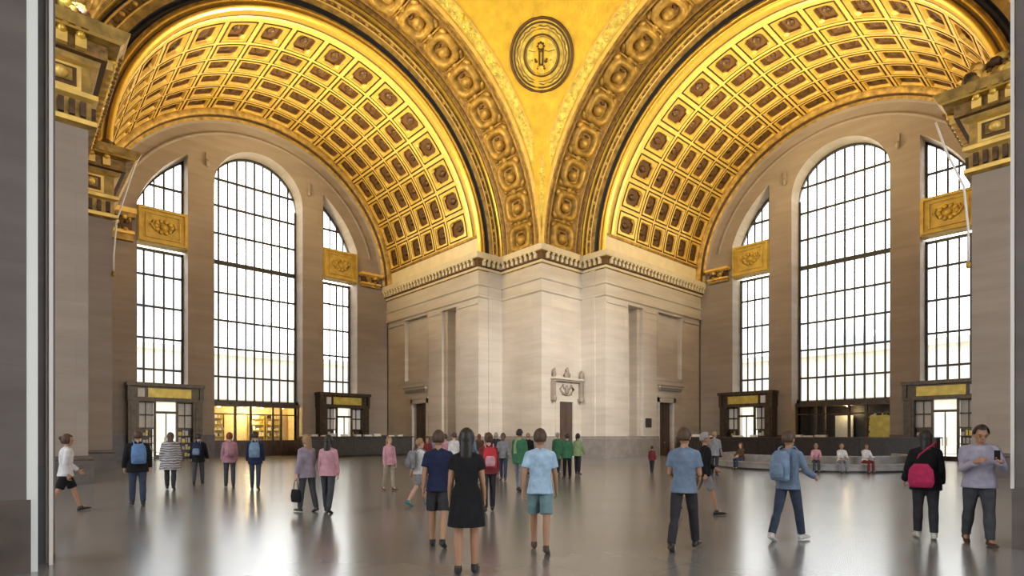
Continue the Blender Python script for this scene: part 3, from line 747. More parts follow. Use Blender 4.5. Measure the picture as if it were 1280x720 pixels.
def near_pillars():
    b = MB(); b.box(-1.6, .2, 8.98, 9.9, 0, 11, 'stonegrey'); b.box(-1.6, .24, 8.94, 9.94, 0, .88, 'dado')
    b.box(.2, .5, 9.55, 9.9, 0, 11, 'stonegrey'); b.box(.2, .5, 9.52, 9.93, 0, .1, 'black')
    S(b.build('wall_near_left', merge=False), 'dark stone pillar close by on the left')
    b = MB(); b.box(.30, .46, 9.5, 9.55, 0, 1.25, 'black'); S(b.build('baseboard_near_left'))
    b = MB(); b.box(.201, .305, 8.98, 9.15, 0, 11, 'paleedge'); b.box(.21, .295, 8.97, 8.98, 0, 11, 'paleedge')  # strip added to draw the pillar's bright edge
    S(b.build('trim_near_edge'), 'broad pale strip drawing the lit edge of the dark left pillar')
    b = MB(); b.box(.424, .466, 9.3, 9.46, 0, 11, 'creamedge'); b.box(.40, .466, 9.46, 9.49, 0, 11, 'creamedge')
    S(b.build('trim_near_strip'), 'thin cream lit edge beside the broad pale one')
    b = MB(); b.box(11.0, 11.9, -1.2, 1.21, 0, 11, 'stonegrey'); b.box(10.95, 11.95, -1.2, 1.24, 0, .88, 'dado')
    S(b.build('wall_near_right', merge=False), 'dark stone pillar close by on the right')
    b = MB(); b.box(10.96, 11.1, 1.212, 1.255, .88, 11, 'creamedge'); S(b.build('trim_near_right'))

def cables():
    for k, pts, nm in ((0, [(4.9, 33.2, 15.4), (4.6, 33.4, 14.2), (4.1, 33.6, 12.2), (3.99, 33.62, 10.5), (3.99, 33.62, 9.6)], 'left'), (1, [(5.6, 28.6, 14.6), (5.3, 28.75, 13.4), (4.75, 29.0, 11.8), (4.62, 29.1, 10.0), (4.62, 29.1, 8.6)], 'right')):
        root = tag(empty('hanging_cable', arm(k)(pts[0])), 'pale cable curving down from the gilded cap of the %s pier' % nm, 'cable')
        b = MB(); b.tube(pts, .045, 'white', 6); b.build('cord', root, arm(k)); b = MB(); b.ball(pts[-1], .09, .09, .16, 'golddark'); b.build('end_weight', root, arm(k))

def shell():
    """outer walls and roof that close the hall behind and above"""
    H = 37; T = LE + DEP
    b = MB(); b.box(-16.4, T, -16.4, T, H, H + .4, 'stone'); S(b.build('ceiling_roof'))
    for k in (0, 1):
        fn = arm(k); b = MB()
        b.box(-16, XL, T, T + .3, 0, H, 'stone'); b.box(B1, T, T, T + .3, 0, H, 'stone'); b.box(XL, B1, T, T + .3, 27.5, H, 'stone')
        S(b.build('wall_outer', fn=fn)) .name = 'wall_%s_outer' % SIDE[k]
        b = MB()
        ys = [-16, 2, 8, 10.5, 17, 19.5, 25.5, T]
        for i in range(7):
            if i % 2 == 1: b.box(-16.4, -16, ys[i], ys[i + 1], 0, 1, 'stone'); b.box(-16.4, -16, ys[i], ys[i + 1], 27, H, 'stone')
            else: b.box(-16.4, -16, ys[i], ys[i + 1], 0, H, 'stone')
        S(b.build('wall_%s_rear' % SIDE[k], fn=fn))
        b = MB()   # wall above the outer pier and spandrel over the side arch
        b.box(-16, LO, 27, 27.3, 15.6, H, 'stone')
        n = 40
        for i in range(n):
            y0, y1 = XM + R2 * -math.cos(PI * i / n), XM + R2 * -math.cos(PI * (i + 1) / n); z0, z1 = ZS + R2 * math.sin(PI * i / n), ZS + R2 * math.sin(PI * (i + 1) / n)
            b.quad((LO, y0, z0), (LO, y1, z1), (LO, y1, H), (LO, y0, H), 'gold')
        S(b.build('wall_%s_upper' % SIDE[k], fn=fn))

def street():
    b = MB(); b.box(-150, 190, -150, 190, -.9, -.45, 'pavement'); S(b.build('ground'))
    for k in (0, 1):
        fn = arm(k); b = MB(); q = LE + 34
        random.seed(4)
        b.box(-30, 60, q, q + 12, -.4, 13, 'facade')
        for z in (6, 12.4): b.box(-30.3, 60.3, q - .5, q, z, z + .7, 'facade')
        for x in range(-29, 59, 4):
            for z in (1, 7.4): b.box(x, x + 1.6, q - .08, q + .05, z, z + 3.2, 'facadewin')
        S(b.build('exterior_%s' % SIDE[k], fn=fn, merge=False), 'pale building across the street beyond the %s windows' % SIDE[k])
# ------------------------------------------------------------------ people
def cloth(name, col, var=.18, vs=9, **kw): return mat(name, col, .85, 0, var=var, vscale=vs, bump=.35, bscale=14, spec=.2, **kw)
SK = {'fair': mat('fair skin', (.56, .34, .24), .5), 'tan': mat('tan skin', (.40, .22, .13), .5), 'dark': mat('dark skin', (.17, .09, .055), .5)}
HR = {'brown': mat('brown hair', (.07, .035, .018), .55), 'black': mat('black hair', (.014, .011, .01), .5), 'grey': mat('grey hair', (.3, .28, .26), .6), 'auburn': mat('auburn hair', (.16, .05, .02), .55), 'fairhair': mat('sandy hair', (.28, .17, .08), .55)}
EYE_M = mat('eye', (.03, .02, .015), .2); LIP = mat('lips', (.38, .15, .12), .5)
CL = {
 'black': cloth('black cloth', (.012, .012, .014)), 'navy': cloth('navy cloth', (.018, .024, .06)), 'denim': cloth('dark denim', (.045, .06, .095)), 'greydenim': cloth('grey denim', (.06, .065, .075)),
 'blue': cloth('blue canvas', (.12, .22, .42)), 'slate': cloth('slate blue cotton', (.15, .21, .30)), 'sky': cloth('light blue cotton', (.36, .52, .68)), 'teal': cloth('teal grey cotton', (.16, .26, .29)),
 'grey': cloth('grey cotton', (.22, .22, .23)), 'lilac': cloth('lilac grey fleece', (.34, .33, .42)), 'mauve': cloth('mauve grey cloth', (.27, .23, .28)), 'pink': cloth('dusty pink cotton', (.52, .28, .33)),
 'magenta': cloth('magenta cloth', (.42, .03, .10)), 'rose': cloth('rose canvas', (.38, .20, .24)), 'white': cloth('off white cotton', (.60, .60, .60)), 'maroon': cloth('maroon cloth', (.16, .03, .035)),
 'green': cloth('green cloth', (.05, .16, .085)), 'olive': cloth('pale green scarf', (.26, .36, .18)), 'khaki': cloth('khaki cotton', (.30, .26, .19)), 'charcoal': cloth('charcoal wool', (.035, .035, .04)),
 'red': cloth('red cloth', (.45, .04, .05)), 'brown': cloth('brown cloth', (.10, .06, .04)), 'orange': cloth('faded orange cotton', (.5, .28, .12)), 'steel': cloth('steel blue nylon', (.17, .25, .36)),
}
def zebra():
    m = cloth('grey and white patterned knit', (.10, .10, .105)); nt = m.node_tree; b_ = nt.nodes['Principled BSDF']
    tc = [n for n in nt.nodes if n.type == 'TEX_COORD'][0]; w = nt.nodes.new('ShaderNodeTexWave'); w.bands_direction = 'Z'; w.inputs['Scale'].default_value = 4.2; w.inputs['Distortion'].default_value = 6
    nt.links.new(tc.outputs['Object'], w.inputs['Vector']); cr = nt.nodes.new('ShaderNodeValToRGB'); cr.color_ramp.elements[0].color = (.13, .125, .13, 1); cr.color_ramp.elements[1].color = (.42, .40, .40, 1)
    cr.color_ramp.elements[0].position = .3; cr.color_ramp.elements[1].position = .6
    nt.links.new(w.outputs['Fac'], cr.inputs['Fac']); nt.links.new(cr.outputs['Color'], b_.inputs['Base Color']); return m
CL['zebra'] = zebra()
SHOE = {'black': mat('black shoe', (.015, .014, .014), .45), 'white': mat('white trainer', (.55, .55, .53), .5), 'teal': mat('teal trainer', (.03, .17, .18), .5), 'brown': mat('brown shoe', (.07, .04, .025), .5)}

def remesh(mb, vox, mt, name, it=4):
    me = bpy.data.meshes.new('tmp'); me.from_pydata([tuple(v) for v in mb.v], [], mb.f); o = bpy.data.objects.new('tmp', me); C.objects.link(o)
    m = o.modifiers.new('r', 'REMESH'); m.mode = 'VOXEL'; m.voxel_size = vox; m.use_smooth_shade = True
    s = o.modifiers.new('s', 'SMOOTH'); s.iterations = it; s.factor = .5
    dg = bpy.context.evaluated_depsgraph_get(); r = bpy.data.meshes.new_from_object(o.evaluated_get(dg)); r.name = name
    bpy.data.objects.remove(o); bpy.data.meshes.remove(me)
    r.materials.clear(); r.materials.append(mt)
    r.polygons.foreach_set('use_smooth', [True] * len(r.polygons)); r.polygons.foreach_set('material_index', [0] * len(r.polygons))
    return r
def sec_loop(c, ax, ay, n=14): return [c + ax * math.cos(2 * PI * j / n) + ay * math.sin(2 * PI * j / n) for j in range(n)]
def loft(b, secs, n=14):
    ls = [sec_loop(c, ax, ay, n) for c, ax, ay in secs]; b.loops(ls, 'x'); b.add(ls[0], [tuple(range(n))[::-1]], 'x'); b.add(ls[-1], [tuple(range(n))], 'x')
def limb(b, pts, rad, ends=True):
    b.tube(pts, rad, 'x', 10)
    rr = rad if isinstance(rad, (list, tuple)) else [rad] * len(pts)
    for i, (p, r) in enumerate(zip(pts, rr)):
        if 0 < i < len(pts) - 1 or ends: b.ball(p, r, r, r, 'x', 10, 6)

def person(label, px, fy, h=0.0, ht=1.74, skin='fair', hair=('short', 'brown'), top=('tee', 'grey'), bottom=('trousers', 'denim'), shoes='black', legs=(0, 0, 0, 0),
           armL=(5, 8, 10), armR=(5, 8, 10), lean=2, head=(0, 0), build=1.0, pos=None, sit=False, vox=.009, scarf=None, fem=False, z0=0.0):
    s = ht / 1.75
    if pos is None: pos = ground(px, fy)
    up = Vector((0, 0, 1)); X = Vector((1, 0, 0)); Y = Vector((0, 1, 0))
    w = build; hw = (1.06 if fem else 1.0); wa = (.88 if fem else 1.0); sw = (.9 if fem else 1.0)
    # legs
    J = {}
    lows = []
    for side, sx, a, kn in (('L', -1, legs[0], legs[1]), ('R', 1, legs[2], legs[3])):
        hip = Vector((sx * .088, 0, .93)); a = R(a); kn = R(kn); sp = sx * .02
        d1 = Vector((sp, math.sin(a), -math.cos(a))); kne = hip + d1 * .43
        d2 = Vector((0, math.sin(a - kn), -math.cos(a - kn))); ank = kne + d2 * .41
        fa = (a - kn); fa = .75 * fa if fa < 0 else .35 * fa
        if sit: fa = 0
        toe = Vector((sx * .12, math.cos(fa), math.sin(fa))).normalized(); dn = Vector((0, math.sin(fa), -math.cos(fa)))
        J[side] = (hip, kne, ank, toe, dn); lows += [(ank - toe * .05 + dn * .085).z, (ank + toe * .13 + dn * .085).z]
    dz = -min(lows)
    up_ = Vector((0, 0, dz))
    for k_ in ('L', 'R'): hp, kn_, an, to, dn = J[k_]; J[k_] = (hp + up_, kn_ + up_, an + up_, to, dn)
    piv = Vector((0, 0, .95 + dz)); LR = Matrix.Rotation(-R(lean), 3, 'X')
    T = lambda v: piv + LR @ (Vector(v) - Vector((0, 0, .95)))
    TX = X; TY = LR @ Y
    def torso(b, infl, zs=0.84, ze=1.49, flare=None):
        prof = [(.84, .150 * hw, .105), (.92, .164 * hw, .120), (1.0, .152 * hw, .112), (1.09, .134 * wa, .100), (1.2, .146 * wa, .112), (1.31, .158 * sw, .118), (1.39, .158 * sw, .106), (1.435, .118 * sw, .086), (1.465, .076, .072), (1.50, .058, .06)]
        secs = [(T((0, 0, z)), TX * (rx * w + infl), TY * (ry * w + infl)) for z, rx, ry in prof if zs <= z <= ze]
        if flare:
            for z, rx, ry in flare: secs.insert(0, (T((0, 0, z)), TX * rx, TY * ry))
        loft(b, secs, 16)
    # arms
    A = {}
    for side, sx, arm_ in (('L', -1, armL), ('R', 1, armR)):
        pi_, ab, el = (R(v) for v in arm_[:3]); tw = R(arm_[3]) if len(arm_) > 3 else 0
        sh = T((sx * .163 * sw * (1 + (w - 1) * .5), 0, 1.395))
        dr = lambda p, a_: (LR @ Vector((sx * math.sin(a_), math.cos(a_) * math.sin(p), -math.cos(a_) * math.cos(p)))).normalized()
        e = sh + dr(pi_, ab) * .285; fd = dr(pi_ + el, ab * .4 - tw); wr = e + fd * .245
        nrm = Vector((-sx, 0, 0)); nrm = (nrm - fd * nrm.dot(fd)).normalized(); th = fd.cross(nrm) * (1 if sx < 0 else -1)
        if (th.y + th.z) < 0: th = -th
        A[side] = (sh, e, wr, fd, nrm, th)
    neck = T((0, -.005, 1.47)); HM = LR @ Matrix.Rotation(R(head[0]), 3, 'Z') @ Matrix.Rotation(-R(head[1]), 3, 'X') @ Matrix.Diagonal((1.05, 1.05, 1.05))
    hc = neck + Vector((0, 0, .03)) + HM @ Vector((0, .012, .125)); H = lambda v: hc + HM @ Vector(v)
    b = MB(); torso(b, 0)
    for k_ in ('L', 'R'):
        hip, kne, ank, toe, dn = J[k_]
        m1 = hip.lerp(kne, .4); m2 = kne.lerp(ank, .35)
        limb(b, [hip, m1, kne, m2, ank], [.088 * w, .078 * w, .054, .055 * w, .037])
        limb(b, [ank, ank + toe * .1 + dn * .05], [.036, .03])
        sh, e, wr, fd, nrm, th = A[k_]
        limb(b, [T((0, -.01, 1.465)), sh], [.05, .046], False)
        limb(b, [sh, sh.lerp(e, .5), e, e.lerp(wr, .35), wr], [.049 * w, .045 * w, .037, .037 * w, .026])
        pc = wr + fd * .045
        loft(b, [(wr, th * .026, nrm * .019), (wr + fd * .03, th * .036, nrm * .017), (wr + fd * .085, th * .042, nrm * .015)], 10)
        fr_ = max(.0088, vox * .95)
        for f_, (o_, L_) in enumerate(((.031, .068), (.0105, .078), (-.0105, .072), (-.031, .056))):
            p0 = wr + fd * .08 + th * o_ * 1.08; c1 = R(18 + 6 * f_); c2 = R(52 + 8 * f_)
            p1 = p0 + (fd * math.cos(c1) + nrm * math.sin(c1)) * L_ * .55; p2 = p1 + (fd * math.cos(c2) + nrm * math.sin(c2)) * L_ * .5
            limb(b, [p0, p1, p2], [fr_ * 1.05, fr_, fr_ * .9])
        p0 = wr + fd * .022 + th * .028; p1 = p0 + (fd * .6 + th * .75 + nrm * .25).normalized() * .042; p2 = p1 + (fd * .9 + th * .25 + nrm * .35).normalized() * .034
        limb(b, [p0, p1, p2], [fr_ * 1.4, fr_ * 1.2, fr_])
    limb(b, [neck - Vector((0, 0, .03)), neck.lerp(hc, .55)], [.056, .05])
    rt_ = HM
    b.ball(H((0, -.005, .01)), .074, .094, .108, 'x', 14, 10, rt_); b.ball(H((0, .03, -.062)), .053, .058, .052, 'x', 12, 8, rt_); b.ball(H((0, .066, -.094)), .022, .02, .018, 'x', 8, 6, rt_)
    b.tube([H((0, .086, .02)), H((0, .103, -.022)), H((0, .092, -.034))], [.009, .014, .012], 'x', 7); b.ball(H((0, .075, .03)), .05, .02, .012, 'x', 10, 6, rt_)
    b.ball(H((0, .083, -.062)), .024, .012, .010, 'x', 8, 6, rt_)
    for sx in (-1, 1): b.ball(H((sx * .076, -.008, -.008)), .012, .022, .032, 'x', 8, 6, rt_)
    me = remesh(b, vox, SK[skin], 'person'); o = bpy.data.objects.new('person', me); C.objects.link(o); tag(o, label, 'person')
    face = math.atan2(pos.y, pos.x) - R(h)
    o.location = pos + Vector((0, 0, z0)); o.rotation_euler = (0, 0, face - PI / 2); o.scale = (s, s, s)
    def kid(me_or_mb, name, mt=None):
        if isinstance(me_or_mb, MB):
            mb = me_or_mb; mm = bpy.data.meshes.new(name); mm.from_pydata([tuple(v) for v in mb.v], [], mb.f); mm.materials.append(mt); mm.polygons.foreach_set('use_smooth', [True] * len(mm.polygons)); mm.update()
        else: mm = me_or_mb
        c = bpy.data.objects.new(name, mm); C.objects.link(c); c.parent = o; return c
    # face
    for sx in (-1, 1):
        q = MB(); q.ball(H((sx * .031, .082, .008)), .013, .009, .008, 'x', 8, 5, rt_); kid(q, 'eye', EYE_M)
        q = MB(); q.tube([H((sx * .014, .094, .033)), H((sx * .034, .09, .038)), H((sx * .052, .074, .032))], [.003, .0045, .003], 'x', 5); kid(q, 'eyebrow', HR[hair[1]])
    q = MB(); q.ball(H((0, .0925, -.062)), .024, .006, .007, 'x', 8, 5, rt_); kid(q, 'mouth', LIP)
    # hair
    st = hair[0]
    if st != 'bald':
        q = MB(); nn, kk = 18, 12; vs = []
        for i in range(kk + 1):
            aa = PI * i / kk
            for j in range(nn):
                bb = 2 * PI * j / nn; vs.append(Vector((.083 * math.sin(aa) * math.cos(bb), .104 * math.sin(aa) * math.sin(bb), .118 * math.cos(aa))))
        fs = []
        for i in range(kk):
            for j in range(nn):
                f = (i * nn + j, (i + 1) * nn + j, (i + 1) * nn + (j + 1) % nn, i * nn + (j + 1) % nn); c = sum((vs[t] for t in f), Vector()) / 4
                if st == 'short':
                    lim = -.07 if c.y < -.035 else (.012 if c.y < .03 else .075)
                    if c.z < lim or (c.y > .075 and c.z < .07): continue
                elif c.z < -.09 or (c.y > .035 and c.z < .052 + (.03 if c.y < .06 else 0)): continue
                fs.append(f)
        q.add([H(v + Vector((0, -.008, .018))) for v in vs], fs, 'x')
        hob = kid(q, 'hair', HR[hair[1]])
        sol = hob.modifiers.new('thick', 'SOLIDIFY'); sol.thickness = .012; sol.offset = 1
        if st == 'long':
            q = MB(); loft(q, [(H((0, -.06, .05)), HM @ X * .08, HM @ Y * .05), (H((0, -.075, -.1)), HM @ X * .076, HM @ Y * .045), (H((0, -.085, -.18)), X * .074, TY * .036), (H((0, -.09, -.25)), X * .05, TY * .022)])
            kid(q, 'long_hair', HR[hair[1]])
        if st == 'bun': q = MB(); q.ball(H((0, -.11, .05)), .045, .045, .045, 'x'); kid(q, 'hair_bun', HR[hair[1]])
        if st == 'tail': q = MB(); limb(q, [H((0, -.1, .04)), H((0, -.145, -.02)), H((0, -.135, -.16))], [.028, .034, .012]); kid(q, 'ponytail', HR[hair[1]])
    # bottoms
    kind, col = bottom
    q = MB(); cuts = {'trousers': 2, 'shorts': 1}
    if kind in cuts:
        torso(q, .012, .84, 1.0)
        for k_ in ('L', 'R'):
            hip, kne, ank, toe, dn = J[k_]
            if kind == 'trousers':
                e_ = ank.lerp(kne, .03); limb(q, [hip, hip.lerp(kne, .4), kne, kne.lerp(ank, .35)], [.086 * w, .086 * w, .07, .068 * w], True); q.tube([kne.lerp(ank, .35), kne.lerp(ank, .7), e_], [.068 * w, .062, .06], 'x', 12)
            else:
                q.tube([hip, hip.lerp(kne, .45), hip.lerp(kne, .88)], [.086 * w, .095 * w, .092 * w], 'x', 14); q.ball(hip, .086 * w, .09 * w, .09 * w, 'x', 10, 6)
    elif kind == 'skirt':
        torso(q, .012, .92, 1.0, flare=[(.8, .185 * w, .15), (.62, .20 * w, .17)])
    if kind != 'none': kid(remesh(q, .012, CL[col], kind, 3), kind)
    # tops
    kind, col = top
    q = MB(); sl = {'tee': .55, 'shirt': 2, 'jacket': 2, 'coat': 2, 'dress': .35, 'vest': 0}[kind]
    inf = {'tee': .016, 'shirt': .018, 'jacket': .032, 'coat': .045, 'dress': .014, 'vest': .014}[kind]
    if kind == 'dress': torso(q, inf, .92, 1.44, flare=[(.8, .2 * w, .165), (.58, .225 * w, .195)])
    elif kind == 'coat': torso(q, inf, .92, 1.475, flare=[(.8, .25 * w, .19), (.62, .27 * w, .21)])
    elif kind == 'jacket': torso(q, inf, .9, 1.475, flare=[(.79, .21 * w, .17)])
    else: torso(q, inf, .9 if not sit else .92, 1.475, flare=[(.845, .196 * w * hw, .158)] if sit is False else None)
    for k_ in ('L', 'R'):
        sh, e, wr, fd, nrm, th = A[k_]; ri = inf * .8
        q.ball(sh, .05 * w + ri, .05 * w + ri, .05 * w + ri, 'x', 10, 7); q.tube([T((0, -.01, 1.455)), sh], [.05 + ri, .047 + ri], 'x', 10)
        if sl == 0: continue
        if sl < 1: q.tube([sh, sh.lerp(e, sl * .6), sh.lerp(e, sl + .1)], [.052 * w + ri, .055 * w + ri, .06 * w + ri], 'x', 12)
        else:
            limb(q, [sh, sh.lerp(e, .5), e, e.lerp(wr, .5)], [.05 * w + ri, .048 * w + ri, .043 + ri, .042 + ri]); q.tube([e.lerp(wr, .5), e.lerp(wr, .93)], [.042 + ri, .036 + ri], 'x', 12)
    kid(remesh(q, .012, CL[col], kind, 3), {'tee': 't_shirt'}.get(kind, kind))
    if scarf:
        q = MB(); N = 16
        for zz in (0, .035): q.tube([neck + Vector((.085 * math.cos(2 * PI * j / N), .08 * math.sin(2 * PI * j / N), zz - .01)) for j in range(N + 1)], .03, 'x', 8)
        q.tube([neck + Vector((.05, .09, 0)), neck + Vector((.05, .15, -.16)), neck + Vector((.04, .15, -.36))], [.03, .045, .05], 'x', 8); q.tube([neck + Vector((-.05, -.09, 0)), neck + Vector((-.06, -.16, -.2)), neck + Vector((-.05, -.16, -.4))], [.03, .045, .05], 'x', 8)
        kid(remesh(q, .012, CL[scarf], 'scarf', 3), 'scarf')
    for k_ in ('L', 'R'):
        hip, kne, ank, toe, dn = J[k_]; sd = toe.cross(dn).normalized()
        q = MB(); base = lambda t: ank + toe * t + dn * .085
        loft(q, [(base(-.075) - dn * .035, sd * .028, dn * .03), (base(-.05) - dn * .04, sd * .036, dn * .04), (base(.0) - dn * .05, sd * .038, dn * .05), (base(.07) - dn * .035, sd * .044, dn * .035), (base(.14) - dn * .026, sd * .046, dn * .026), (base(.19) - dn * .02, sd * .03, dn * .019)], 12)
        q.tube([ank - dn * .02, ank + dn * .06], [.046, .05], 'x', 12)
        kid(remesh(q, .009, SHOE[shoes], 'shoe', 2), 'shoe')
    o['_t'] = 1; del o['_t']
    o_info = dict(o=o, T=T, A=A, s=s, inf=inf, w=w, LR=LR)
    return o_info

def carry(info, label, name, cat, parts, group=None):
    """a bag is a thing of its own, set in its carrier's frame"""
    src = info['o']; mw = Matrix.Translation(src.location) @ src.rotation_euler.to_matrix().to_4x4() @ Matrix.Diagonal((*src.scale, 1))
    root = bpy.data.objects.new(name, None); C.objects.link(root); root.matrix_world = mw; tag(root, label, cat, group)
    for pn, mb, mt, vx in parts:
        c = bpy.data.objects.new(pn, remesh(mb, vx, mt, pn, 3)); C.objects.link(c); c.parent = root
    return root
def backpack(info, label, col='blue', col2=None):
    T = info['T']; LR = info['LR']; off = -.125 * info['w'] - info['inf'] - .012
    X = Vector((1, 0, 0)); Yv = LR @ Vector((0, 1, 0))
    def P(x, y, z): return T((x, y, z))
    a = MB(); loft(a, [(P(0, off - .08, .98), X * .12, Yv * .06), (P(0, off - .09, 1.01), X * .15, Yv * .085), (P(0, off - .1, 1.2), X * .155, Yv * .095), (P(0, off - .085, 1.38), X * .14, Yv * .08), (P(0, off - .075, 1.45), X * .09, Yv * .05)], 18)
    p = MB(); loft(p, [(P(0, off - .18, 1.03), X * .10, Yv * .03), (P(0, off - .195, 1.1), X * .115, Yv * .045), (P(0, off - .195, 1.2), X * .11, Yv * .045), (P(0, off - .18, 1.25), X * .08, Yv * .025)], 14)
    parts = [('bag_body', a, CL[col], .012), ('front_pocket', p, CL[col2 or col], .012)]
    for sx in (-1, 1):
        t = MB(); r = info['inf']; ww = info['w']
        t.tube([P(sx * .085, off - .02, 1.4), P(sx * .09, off + .03, 1.475 + r), P(sx * .1, -.02, 1.505 + r), P(sx * .105, .09 * ww + r, 1.45), P(sx * .12, .145 * ww + r, 1.33), P(sx * .15 * ww, .12 * ww + r + .03, 1.2)], .016, 'x', 8)
        parts.append(('shoulder_strap', t, CL[col2 or col], .01))
    return carry(info, label, 'backpack', 'backpack', parts)
def handbag(info, label, side='R', col='black', size=1.0):
    sh, e, wr, fd, nrm, th = info['A'][side]; q = wr + fd * .1; X = Vector((1, 0, 0)); Y = Vector((0, 1, 0)); Z = Vector((0, 0, 1))
    a = MB(); c = q - Z * .36 * size
    loft(a, [(c - Z * .13 * size, X * .05 * size, Y * .15 * size), (c, X * .065 * size, Y * .17 * size), (c + Z * .13 * size, X * .04 * size, Y * .14 * size)], 14)
    t = MB(); t.tube([c + Z * .12 * size - Y * .09, q - Z * .09 - Y * .06, q - Z * .03, q - Z * .09 + Y * .06, c + Z * .12 * size + Y * .09], .011, 'x', 6)
    return carry(info, label, 'handbag', 'bag', [('bag_body', a, CL[col], .012), ('handle', t, CL[col], .008)])

WALK = (22, 4, -20, 14); WALK2 = (-18, 16, 24, 6); SLOW = (10, 2, -10, 8); SWA = ((-18, 7, 12), (20, 7, 18)); SWB = ((20, 7, 18), (-18, 7, 12))
def people():
    P = person
    # ---- left foreground
    P('person in pale grey top and black shorts walking past the left pier', 82, 640, 80, 1.72, 'tan', ('bun', 'brown'), ('shirt', 'white'), ('shorts', 'black'), 'black', WALK, (15, 6, 35), (-10, 6, 25), fem=True)
    i = P('person in black jacket and jeans wearing a pale blue backpack, walking away', 172, 632, -5, 1.76, 'fair', ('short', 'brown'), ('jacket', 'black'), ('trousers', 'denim'), 'black', (7, 2, -7, 5), (5, 12, 15), (5, 12, 15), build=1.08)
    backpack(i, 'pale blue backpack on the person nearest the left pier', 'blue')
    P('person in a grey and white patterned coat with dark trousers, walking away', 213, 612, 5, 1.74, 'fair', ('long', 'brown'), ('coat', 'zebra'), ('trousers', 'charcoal'), 'black', SLOW, (5, 14, 20), (5, 14, 20), build=1.12, fem=True)
    i = P('person in black jacket wearing a navy backpack, right of the patterned coat', 248, 606, 12, 1.72, 'fair', ('short', 'black'), ('jacket', 'black'), ('trousers', 'greydenim'), 'black', SLOW[2:] + SLOW[:2], (8, 12, 20), (8, 12, 20))
    backpack(i, 'navy and steel backpack on the person right of the patterned coat', 'navy', 'steel')
    i = P('auburn-haired person in dark jeans wearing a rose backpack', 287, 609, -4, 1.74, 'fair', ('bun', 'auburn'), ('jacket', 'rose'), ('trousers', 'greydenim'), 'black', (7, 2, -8, 6), fem=True)
    backpack(i, 'rose backpack on the auburn-haired person', 'rose')
    i = P('person in navy jacket wearing a steel blue backpack before the left shopfront', 319, 612, 6, 1.76, 'fair', ('short', 'black'), ('jacket', 'navy'), ('trousers', 'denim'), 'black', SLOW)
    backpack(i, 'steel blue backpack on the person before the left shopfront', 'steel')
    # ---- mauve pair
    i = P('person in mauve grey jacket carrying a black bag, left of the mauve pair', 384, 640, -35, 1.66, 'fair', ('long', 'fairhair'), ('jacket', 'mauve'), ('trousers', 'greydenim'), 'black', SLOW, (-5, 14, 20), (10, 8, 20), fem=True)
    handbag(i, 'black bag hanging from the hand of the person in mauve grey', 'L', 'black', 1.1)
    P('person in dusty pink top and grey jeans, right of the mauve pair', 410, 641, 20, 1.66, 'fair', ('long', 'black'), ('shirt', 'pink'), ('trousers', 'greydenim'), 'black', (12, 3, -12, 9), fem=True)
    P('person in pale pink shirt and khaki trousers standing alone left of the crowd', 486, 613, 150, 1.62, 'fair', ('long', 'fairhair'), ('shirt', 'pink'), ('trousers', 'khaki'), 'brown', SLOW, fem=True)
    # ---- central group
    i = P('person in white top and teal trainers with grey backpack walking in from the left', 524, 631, 60, 1.62, 'fair', ('short', 'fairhair'), ('tee', 'white'), ('shorts', 'grey'), 'teal', WALK, *SWA)
    backpack(i, 'grey backpack on the person in teal trainers', 'grey')
    P('person in navy T-shirt and dark grey shorts beside the dark dress', 548, 683, 8, 1.72, 'tan', ('short', 'brown'), ('tee', 'navy'), ('shorts', 'charcoal'), 'black', (4, 2, -14, 12), (-4, 10, 10), (35, 6, 50, 25))
    P('person in a short black dress with bare tan legs, largest figure', 583, 717, 4, 1.72, 'tan', ('long', 'black'), ('dress', 'black'), ('none', ''), 'black', (-2, 2, 6, 4), (5, 9, 18), (8, 9, 22), fem=True, build=1.05)
    i = P('person in maroon top and dark trousers wearing a red and pink backpack', 611, 640, -6, 1.7, 'fair', ('bun', 'brown'), ('shirt', 'maroon'), ('trousers', 'charcoal'), 'black', (-8, 8, 12, 4), fem=True)
    backpack(i, 'red and pink backpack behind the dark dress', 'red', 'pink')
    P('tall person in green jacket and pale green scarf with grey trousers', 649, 614, 30, 1.84, 'tan', ('short', 'black'), ('jacket', 'green'), ('trousers', 'grey'), 'black', SLOW, scarf='olive')
    i = P('person in light blue T-shirt and teal shorts walking away in the middle', 675, 690, 3, 1.74, 'tan', ('short', 'brown'), ('tee', 'sky'), ('shorts', 'teal'), 'brown', (14, 3, -12, 9), (-6, 12, 12), (10, 10, 16))
    # ---- right of centre
    i = P('person in slate blue shirt and charcoal trousers in a long stride', 855, 688, 14, 1.78, 'tan', ('short', 'brown'), ('tee', 'slate'), ('trousers', 'charcoal'), 'black', (-17, 10, 20, 3), (5, 10, 45, 20), (10, 8, 40, 20))
    P('person in black top and grey shorts stepping behind the slate blue shirt', 880, 643, 70, 1.74, 'tan', ('short', 'grey'), ('shirt', 'black'), ('shorts', 'grey'), 'black', (-24, 34, 18, 4), (20, 8, 40), (-15, 8, 20))
    i = P('person in slate shirt and dark jeans striding right in front of the round bench', 985, 676, 28, 1.74, 'tan', ('short', 'brown'), ('shirt', 'slate'), ('trousers', 'denim'), 'white', (-16, 12, 18, 4), (10, 12, 25), (25, 12, 45))
    backpack(i, 'steel blue backpack on the striding person right of centre', 'steel')
    i = P('long-haired person in black jacket and black trousers with a magenta bag', 1157, 673, -8, 1.72, 'tan', ('long', 'black'), ('jacket', 'black'), ('trousers', 'charcoal'), 'white', (6, 2, -5, 4), (6, 16, 35), (5, 10, 15), fem=True, build=1.08)
    T = i['T']; a = MB(); X = Vector((1, 0, 0)); Y = Vector((0, 1, 0))
